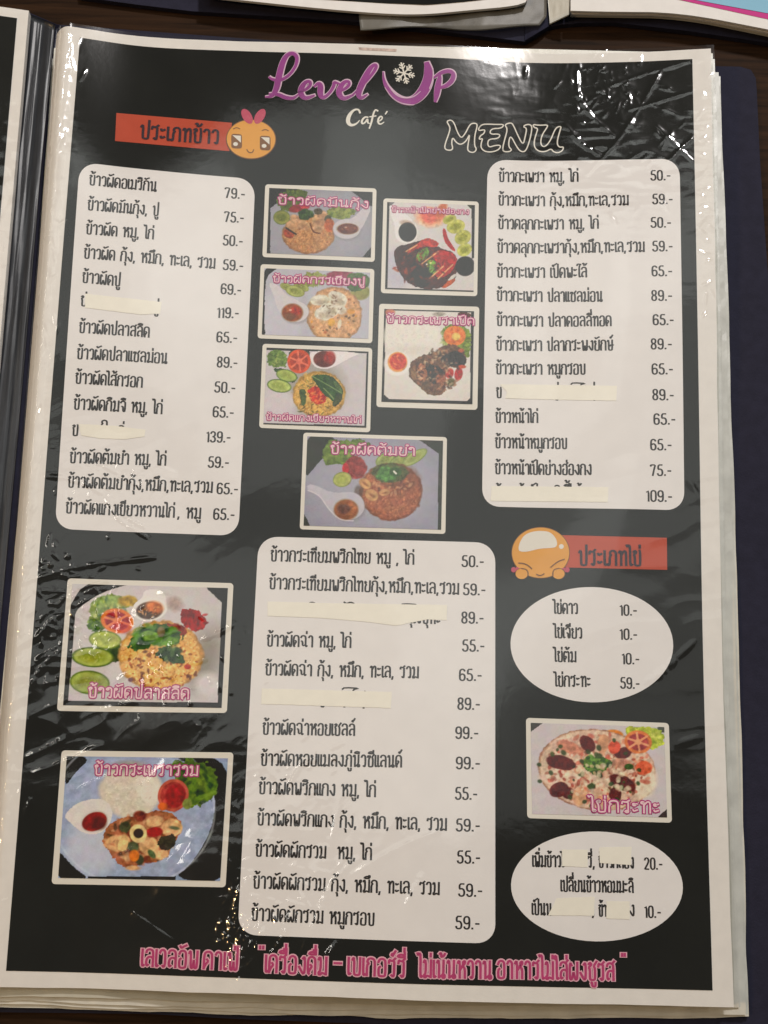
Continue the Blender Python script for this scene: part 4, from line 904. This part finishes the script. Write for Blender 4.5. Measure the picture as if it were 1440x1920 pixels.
def paint_5(p):
    p.base((214, 210, 206)); p.poly([(150, 1180), (200, 1185), (260, 1235), (1220, 1258), (1255, 1220), (1320, 1220), (1320, 1330), (150, 1310)], BK, 0, 0, 0); p.poly([(150, 120), (222, 120), (196, 1240), (150, 1240)], BK, 0, 0, 0); p.poly([(1262, 140), (1320, 140), (1310, 1300), (1250, 1300)], BK, 0, 0, 0); p.poly([(190, 120), (1320, 150), (1320, 176), (190, 146)], BK, 0, 0, 0)
    p.lettuce([(860, 330), (1260, 320), (1260, 740), (1160, 700), (960, 560)], (125, 145, 62), (75, 100, 40), (180, 190, 100)); p.ell(270, 170, 60, 40, (190, 120, 100), 0, 20); p.ell(870, 195, 70, 24, (150, 145, 135), 0, 16, .3); p.poly([(1080, 170), (1262, 180), (1262, 240), (1120, 260)], (100, 60, 50), .2, 10)
    p.ell(540, 470, 360, 250, (222, 218, 212), 0, 60); p.ell(560, 640, 260, 60, (200, 195, 188), 0, 60, 0, 0, .5); p.grains(120, 560, 480, 300, 200, 18, [(228, 224, 218), (205, 200, 196)], .4)
    p.tomato(1062, 460, 136, 122, 0, (220, 130, 62), (215, 120, 62), (225, 140, 80)); p.ell(1080, 470, 52, 46, (228, 196, 110), 0, 16)
    p.ell(360, 800, 168, 145, (226, 222, 220), 0, 30); p.ell(362, 782, 120, 122, (220, 150, 80), 0, 16, .1); p.ell(368, 775, 104, 102, (200, 78, 58), 0, 12, .15, .05); p.grains(26, 366, 780, 90, 85, 18, [(225, 120, 80), (190, 55, 50), (230, 150, 90)], .7)
    p.poly([(880, 600), (1000, 550), (1150, 600), (1210, 720), (1210, 830), (1050, 860), (960, 830), (960, 1040), (950, 1170), (820, 1200), (700, 1170), (620, 1060), (500, 990), (500, 850), (560, 740), (700, 690), (800, 680)], (112, 84, 66), .35, 18)
    p.poly([(900, 700), (1100, 620), (1210, 740), (1200, 840), (1020, 830), (900, 790)], (58, 56, 56), .3, 14); p.poly([(690, 800), (820, 810), (950, 900), (930, 980), (780, 1080), (720, 900)], (52, 50, 50), .3, 14)
    p.poly([(600, 850), (650, 780), (740, 910), (680, 1010), (600, 1000)], (168, 112, 82), .25, 12); p.poly([(520, 870), (580, 840), (600, 1000), (540, 1000)], (150, 115, 85), .25, 10); p.poly([(650, 1050), (820, 1040), (850, 1170), (720, 1190)], (112, 86, 66), .3, 10); p.ell(890, 990, 60, 70, (150, 95, 72), 30, 16, .3, .2)
    p.ell(1000, 920, 50, 62, (185, 58, 48), 20, 10, .2); p.ell(1110, 930, 50, 80, (172, 48, 46), 10, 10, .2); p.ell(1020, 1030, 55, 50, (95, 92, 55), 0, 14, .2); p.ell(1150, 840, 50, 22, (200, 90, 60), 0, 10); p.ell(1140, 640, 40, 24, (180, 100, 70), 0, 10)
    p.grains(150, 850, 880, 320, 260, 26, [(150, 100, 75), (60, 55, 52), (175, 125, 95), (90, 65, 52), (205, 180, 150), (70, 45, 45)], .6, .5)
    # clean the plate again where the sprinkle went over the rim
def paint_6(p):
    p.base((160, 160, 176)); p.ell(700, 560, 560, 380, (172, 172, 188), 0, 150); p.poly([(90, 60), (420, 90), (300, 250), (180, 380), (100, 480)], (66, 68, 62), 0, 4); p.poly([(1080, 90), (1400, 110), (1400, 300), (1310, 250), (1160, 140)], (66, 68, 62), 0, 4); p.poly([(1308, 120), (1360, 120), (1350, 940), (1298, 940)], (70, 72, 66), 0, 0, 0); p.poly([(60, 760), (110, 800), (170, 940), (60, 940)], (66, 68, 62), 0, 4)
    p.lettuce([(270, 140), (420, 110), (560, 140), (560, 280), (400, 360), (270, 350)], (112, 135, 66), (75, 100, 45), (150, 165, 90)); p.lettuce([(480, 120), (680, 120), (700, 190), (560, 220)], (100, 125, 60), (70, 95, 45), (140, 155, 80))
    for q in ((830, 300, 95, 60, -25), (980, 310, 120, 62, -20), (1090, 280, 130, 50, -32)): p.cucumber(*q, (125, 145, 75), (168, 182, 118), (150, 162, 92))
    p.ell(560, 372, 104, 102, (148, 68, 66), 0, 12, .25, .12); p.ell(470, 380, 30, 50, (190, 50, 60), 0, 10); p.cucumber(440, 478, 84, 68, -10, (140, 150, 90), (180, 185, 110), (165, 175, 95))
    p.rice(880, 590, 282, 258, (162, 100, 72), [(185, 120, 88), (172, 108, 78), (195, 132, 98)], [(120, 70, 50), (135, 80, 55), (205, 140, 100)], 520, 13); p.ell(980, 480, 150, 120, (128, 84, 66), 0, 60, .2, .1, .7); p.grains(50, 900, 520, 180, 90, 24, [(200, 130, 90), (115, 75, 60), (205, 160, 125)], .7, .5)
    p.ell(870, 420, 160, 88, (92, 100, 60), 0, 14, .3, .15); p.ell(840, 430, 92, 66, (92, 138, 74), 0, 12, .35, .3); p.ell(920, 410, 50, 45, (70, 105, 55), 0, 10, .3, .2); p.line([(905, 405), (925, 425)], 8, (235, 235, 225))
    for x, y, a, b, r in ((645, 515, 60, 42, 35), (705, 618, 62, 50, 35), (820, 595, 50, 30, -10)): p.ell(x, y, a, b, (205, 160, 112), r, 8, .1); p.ell(x+4, y+4, a*.55, b*.28, (160, 112, 75), r, 10)
    p.ell(590, 590, 40, 60, (90, 70, 62), 0, 20, .2, 0, .6)
    p.spoon(500, 715, 140, 125, [(120, 530), (180, 518), (340, 600), (520, 590), (600, 660), (560, 820), (420, 830), (310, 740), (230, 610), (130, 575)], (475, 750, 104, 88), c=(198, 196, 208), sc=(158, 104, 72), sc2=(180, 120, 80)); p.ell(455, 745, 62, 46, (105, 72, 66), 0, 24, .2, 0, .85); p.line([(130, 575), (240, 620), (320, 750), (420, 845), (540, 850)], 5, (225, 222, 228), .8)
def paint_7(p):
    p.base((186, 182, 184)); p.ell(700, 500, 520, 400, (190, 186, 188), 0, 120); p.ell(1180, 650, 120, 220, (140, 136, 130), 20, 140); p.ell(1200, 860, 90, 90, (196, 192, 194), 0, 60)
    p.poly([(150, 80), (640, 100), (520, 128), (380, 180), (260, 260), (205, 310), (196, 480), (160, 900), (150, 1020), (100, 1020)], BK, 0, 3); p.poly([(1160, 110), (1400, 110), (1400, 300), (1310, 250), (1250, 190)], BK, 0, 4); p.poly([(1308, 140), (1370, 140), (1330, 1040), (1270, 1040)], BK, 0, 0, 0); p.poly([(110, 975), (1310, 992), (1310, 1040), (110, 1030)], BK, 0, 0, 0); p.poly([(100, 600), (176, 600), (150, 1030), (100, 1030)], BK, 0, 0, 0)
    p.lettuce([(300, 300), (380, 180), (520, 190), (620, 210), (560, 320), (420, 400), (320, 420)], (128, 148, 88), (70, 105, 80), (190, 195, 120)); p.ell(600, 230, 70, 42, (165, 140, 60), 0, 14, .3, .2); p.lettuce([(280, 370), (400, 360), (440, 440), (320, 470)], (80, 108, 42), (50, 78, 30), (120, 150, 60))
    p.tomato(520, 378, 124, 92, 12, (205, 120, 62), (140, 42, 55), (215, 130, 90)); p.ell(560, 430, 70, 40, (175, 55, 60), 20, 24, .1, 0, .5)
    p.poly([(720, 140), (870, 145), (900, 260), (860, 360), (740, 380), (640, 330), (640, 250), (710, 210)], (210, 206, 206), 0, 2); p.ell(765, 290, 132, 88, (214, 210, 208), -8, 8); p.ell(762, 300, 100, 66, (92, 78, 70), -5, 10, .2); p.ell(800, 278, 64, 46, (190, 112, 68), 10, 26, .25); p.grains(16, 760, 300, 80, 50, 14, [(205, 150, 100), (70, 60, 58), (220, 170, 120)], .7)
    p.ell(950, 250, 60, 50, (135, 105, 98), 20, 40, .3, .2, .5); p.poly([(990, 290), (1060, 280), (1170, 330), (1200, 420), (1150, 460), (1060, 440), (990, 400)], (138, 30, 38), .35, 18); p.grains(40, 1100, 370, 95, 75, 18, [(175, 50, 50), (110, 22, 32), (155, 40, 45)], .7)
    p.poly([(460, 480), (560, 560), (560, 680), (440, 700)], (70, 88, 56), .3, 18)
    p.cucumber(430, 520, 122, 68, 5, (105, 125, 60), (166, 178, 98), (150, 162, 88)); p.cucumber(338, 650, 158, 76, 3, (78, 100, 42), (160, 172, 90), (132, 142, 52)); p.cucumber(315, 840, 150, 90, 5, (95, 115, 52), (150, 164, 86), (128, 138, 62))
    p.rice(845, 640, 318, 262, (212, 164, 98), [(228, 186, 122), (220, 174, 110), (235, 198, 140)], [(170, 108, 52), (190, 130, 70), (150, 90, 45)], 620, 12); p.grains(70, 860, 720, 270, 170, 15, [(120, 70, 40), (150, 80, 45), (105, 65, 45)], .75, .6); p.ell(1048, 722, 26, 20, (190, 72, 35), 0, 6, .2); p.ell(620, 820, 18, 16, (110, 80, 85), 0, 6); p.ell(700, 825, 18, 18, (150, 65, 60), 0, 6)
    p.poly([(880, 395), (1000, 400), (1060, 470), (1000, 500), (920, 440)], (135, 62, 38), .25, 12)
    p.poly([(600, 590), (640, 490), (740, 420), (860, 385), (920, 420), (1010, 470), (1010, 540), (900, 560), (800, 560), (720, 590), (660, 600)], (62, 92, 42), .35, 26); p.grains(60, 800, 490, 190, 80, 32, [(52, 82, 36), (100, 140, 66), (40, 66, 34), (85, 120, 55)], .7, .55); p.ell(770, 490, 62, 36, (120, 155, 80), 0, 12, .25, .25); p.ell(900, 535, 72, 34, (105, 145, 60), -10, 10, .3, .3)
    p.poly([(820, 570), (920, 560), (1040, 640), (1010, 700), (900, 690), (810, 650)], (62, 84, 52), .35, 24); p.grains(20, 920, 625, 90, 50, 26, [(46, 66, 40), (92, 116, 78)], .7, .5); p.ell(850, 460, 30, 40, (120, 105, 78), 0, 12, .2)
def paint_8(p):
    p.base((140, 154, 182)); p.ell(640, 560, 560, 500, (152, 164, 190), 0, 180); p.ell(330, 800, 200, 200, (178, 184, 200), 0, 120)
    p.poly([(100, 90), (335, 120), (200, 240), (122, 360), (140, 110)], BK, 0, 4); p.poly([(60, 820), (95, 830), (200, 950), (330, 1040), (60, 1050)], BK, 0, 4); p.poly([(1400, 100), (1400, 1080), (930, 1030), (1060, 940), (1180, 760), (1240, 600), (1255, 430), (1230, 300), (1150, 180), (900, 120)], BK, 0, 4)
    p.ring(640, 520, 610, 560, 8, (190, 200, 216), 0, 10, .5); p.poly([(300, 1012), (960, 1012), (960, 1050), (300, 1050)], BK, 0, 0, 0)
    p.lettuce([(900, 150), (1100, 130), (1250, 200), (1280, 320), (1240, 430), (1120, 500), (1040, 470), (1020, 330), (900, 260)], (88, 112, 44), (50, 72, 28), (130, 155, 66), 34); p.grains(40, 1120, 330, 130, 140, 40, [(110, 140, 55), (60, 85, 32), (40, 58, 26)], .6, .4)
    p.ell(620, 360, 240, 200, (150, 158, 176), 0, 40); p.ell(620, 370, 232, 205, (196, 190, 178), 0, 26, .05, .05); p.ell(760, 370, 90, 110, (212, 206, 196), 0, 60); p.grains(160, 620, 380, 215, 185, 15, [(208, 202, 190), (182, 175, 162), (214, 210, 200)], .5); p.ell(610, 190, 120, 40, (150, 146, 140), 0, 40, .1)
    p.ell(940, 405, 108, 116, (165, 70, 66), 25, 14, .25, .12); p.ell(960, 410, 74, 84, (145, 35, 46), 25, 20, .25); p.ring(940, 405, 104, 112, 10, (178, 92, 78), 25); p.ell(860, 490, 36, 30, (196, 100, 55), 0, 10); p.ell(1045, 470, 36, 40, (120, 132, 72), 0, 10, .2)
    p.poly([(120, 560), (200, 470), (340, 425), (440, 440), (490, 520), (470, 620), (400, 690), (300, 700), (220, 660), (150, 590)], (204, 200, 198), .02, 3); p.ell(350, 600, 104, 76, (188, 182, 180), -22, 14); p.ell(350, 602, 96, 68, (132, 44, 30), -22, 8, .2); p.ell(385, 610, 55, 52, (88, 42, 30), -22, 26, .2, 0, .8)
    p.poly([(410, 700), (470, 600), (600, 570), (760, 530), (860, 510), (990, 580), (1010, 680), (940, 780), (890, 880), (720, 920), (620, 950), (520, 930), (480, 840), (420, 780)], (152, 98, 70), .3, 18)
    p.grains(150, 680, 740, 250, 170, 34, [(188, 138, 104), (120, 62, 44), (170, 112, 82), (105, 52, 42), (205, 168, 132), (70, 56, 44)], .65, .45)
    for x, y, a, b, r in ((800, 600, 70, 40, -10), (560, 760, 60, 62, 30), (760, 790, 80, 70, 40), (930, 650, 80, 66, 0), (850, 850, 60, 35, -10), (640, 950, 60, 18, 0), (470, 740, 55, 20, -35), (480, 800, 60, 18, 20)): p.ell(x, y, a, b, (205, 164, 122), r, 12, .2, .15)
    p.poly([(800, 740), (960, 680), (960, 780), (860, 830)], (62, 58, 50), .3, 14); p.ell(640, 790, 50, 40, (78, 86, 62), 0, 12, .3, .2); p.ell(580, 640, 40, 50, (70, 74, 52), 20, 12, .3, .3); p.ell(780, 845, 22, 40, (82, 98, 70), -40, 8, .2); p.ell(950, 650, 40, 14, (105, 110, 85), 10, 8); p.ell(690, 890, 30, 40, (66, 70, 52), 0, 12, .2)
    p.ell(800, 680, 62, 36, (150, 36, 44), -5, 10, .2); p.ell(648, 858, 38, 44, (200, 118, 48), 0, 10, .1); p.ell(690, 560, 50, 40, (120, 60, 50), 0, 14, .3)
    p.ell(678, 692, 64, 70, (212, 188, 138), -15, 8, .08); p.ell(680, 690, 38, 36, (58, 44, 34), -15, 8, .2); p.poly([(560, 700), (610, 720), (590, 830), (510, 810)], (208, 176, 126), .15, 8)
def paint_9(p):
    p.base((196, 190, 194)); p.poly([(110, 110), (225, 118), (110, 200)], (80, 80, 78), 0, 3, 0); p.poly([(1205, 150), (1290, 150), (1290, 210), (1240, 195)], (90, 92, 84), 0, 3); p.poly([(1220, 940), (1310, 860), (1310, 950)], (70, 66, 62), 0, 3, 0)
    p.lettuce([(920, 140), (1210, 150), (1280, 230), (1280, 310), (1160, 370), (1100, 260), (960, 230)], (170, 182, 70), (130, 150, 50), (205, 210, 120)); p.ell(830, 230, 90, 52, (210, 130, 50), 0, 12, .1)
    p.ell(690, 530, 515, 352, (150, 110, 90), 8, 8, .15, .03); p.ell(696, 530, 508, 345, (208, 182, 162), 8, 16, .18, .03)
    p.ell(1110, 640, 100, 130, (222, 210, 190), 20, 40, .08, .1); p.ell(320, 590, 130, 60, (214, 190, 172), 0, 20, .1, .1)
    p.grains(330, 700, 520, 460, 310, 26, [(196, 130, 108), (185, 95, 80), (220, 195, 172), (165, 105, 88), (212, 160, 130), (190, 175, 155)], .7, .6); p.grains(90, 680, 560, 420, 280, 20, [(225, 212, 195), (150, 70, 60), (110, 72, 58)], .75, .7)
    for x, y, a, b, r in ((610, 300, 84, 58, 50), (380, 465, 130, 62, 12), (360, 700, 86, 62, -20), (920, 380, 80, 48, -15), (915, 640, 125, 62, 25), (850, 740, 55, 60, 0), (440, 730, 50, 50, 0)): p.ell(x, y, a, b, (98, 48, 46), r, 8, .25, .08)
    p.ell(450, 330, 110, 50, (190, 132, 112), 20, 14, .2, .1); p.ell(745, 300, 50, 82, (200, 152, 122), 8, 8, .1); p.ell(540, 760, 60, 80, (202, 158, 126), 10, 12, .12); p.ell(900, 470, 90, 40, (192, 140, 122), 0, 16, .2, .1); p.ell(1100, 510, 72, 60, (214, 108, 78), 0, 14, .15, .1); p.ell(840, 330, 55, 55, (205, 92, 70), 0, 12, .2, .15)
    p.tomato(1050, 285, 120, 100, 10, (208, 125, 75), (160, 72, 72), (222, 160, 120))
    p.poly([(560, 460), (640, 400), (800, 430), (830, 480), (740, 560), (660, 570), (590, 530)], (82, 112, 48), .35, 20); p.ell(625, 460, 50, 66, (110, 145, 70), 10, 10, .25, .2); p.grains(20, 690, 490, 110, 60, 26, [(60, 92, 36), (120, 150, 80)], .7, .4)
    p.grains(46, 640, 540, 470, 310, 22, [(58, 76, 48), (70, 88, 52)], .85, .8); p.ell(970, 500, 40, 26, (70, 96, 50), 0, 8, .2)
    p.grains(60, 700, 620, 300, 150, 24, [(220, 205, 180), (205, 170, 145)], .7, .7)

photo([(497.5, 346), (706, 354), (702.5, 491.7), (492, 482.5)], [(505, 353.3), (698.7, 361), (695.3, 483.7), (500.3, 475.5)], (480, 330, 6), paint_1,
      ('ข้าวผัดมันกุ้ง', (522, 383.5), (689, 391.5), 14, 1), .84, 'fried rice picture with a sauce spoon at its right')
photo([(719, 372.4), (897.6, 378.7), (894.7, 556), (714, 550)], [(726, 379.7), (890.3, 385.5), (887.7, 548), (722, 542.7)], (700, 360, 6.857), paint_2,
      ('ข้าวหน้าเป็ดย่างฮ่องกง', (735, 398.6), (878, 403), 9, .7), 1.0, 'picture of dark glazed meat with red slivers', (170, 170))
photo([(488.8, 495.8), (702, 505), (698, 644), (483, 634.7)], [(496, 503.7), (694, 512), (690.5, 636), (491, 628)], (470, 485, 6), paint_3,
      ('ข้าวผัดกรรเชียงปู', (513, 530), (682, 536), 12.5, 1), .92, 'fried rice picture topped with white crab lumps')
photo([(492.5, 645), (698, 653), (694, 811), (486, 802.5)], [(500, 652.5), (691, 660), (686.7, 802.5), (494, 796)], (470, 635, 6), paint_4,
      ('ข้าวผัดแกงเขียวหวานไก่', (500, 788), (676, 794), 10.5, .8), 1.0, 'yellow fried rice picture with large green leaves', (190, 145))
photo([(711, 570), (898.6, 575.7), (895, 769), (705.6, 763.5)], [(720.6, 580), (888.6, 584.4), (885.6, 758.6), (715, 754)], (690, 560, 6.545), paint_5,
      ('ข้าวกระเพราเป็ด', (726, 605.8), (888, 610.6), 13.5, 1), 1.02, 'picture of white rice beside dark stir fried meat', (170, 170))
photo([(569, 811.5), (838, 820), (835, 1001.5), (562, 992.7)], [(576.5, 818.7), (830.6, 827), (827, 993.7), (569.4, 986)], (550, 800, 4.8), paint_6,
      ('ข้าวผัดต้มยำ', (621, 851), (776, 855), 16, 1), .92, 'reddish brown fried rice picture with green herbs', (220, 150))
photo([(127.5, 1084.5), (438, 1093.7), (425.5, 1337), (107, 1333)], [(136, 1095), (427.5, 1103), (415.7, 1327.5), (118.7, 1322.5)], (90, 1070, 4), paint_7,
      ('ข้าวผัดปลาสลิด', (167, 1307.5), (353, 1311), 18, 1.1), 1.25, 'fried rice picture with three cucumber slices and chilli', (250, 195), 7)
photo([(116, 1407), (438, 1411), (423, 1663.7), (97, 1657.5)], [(125.5, 1418), (427.5, 1422), (413, 1651.7), (109.5, 1646)], (90, 1390, 4), paint_8,
      ('ข้าวกระเพรารวม', (178.5, 1452.5), (370, 1454.5), 17, 1.1), 1.25, 'picture of seafood stir fry with white rice on a blue plate', (250, 195), 7)
photo([(986, 1346), (1253.7, 1355.8), (1259.5, 1542.7), (988.3, 1534)], [(994.8, 1355.4), (1245, 1363.4), (1250.3, 1532.8), (997.5, 1526)], (970, 1330, 4.645), paint_9,
      ('ไข่กระทะ', (1108, 1521.6), (1234, 1525), 20, 1.1), 1.12, 'pan fried egg picture crowded with sausage slices', (220, 155), 7)
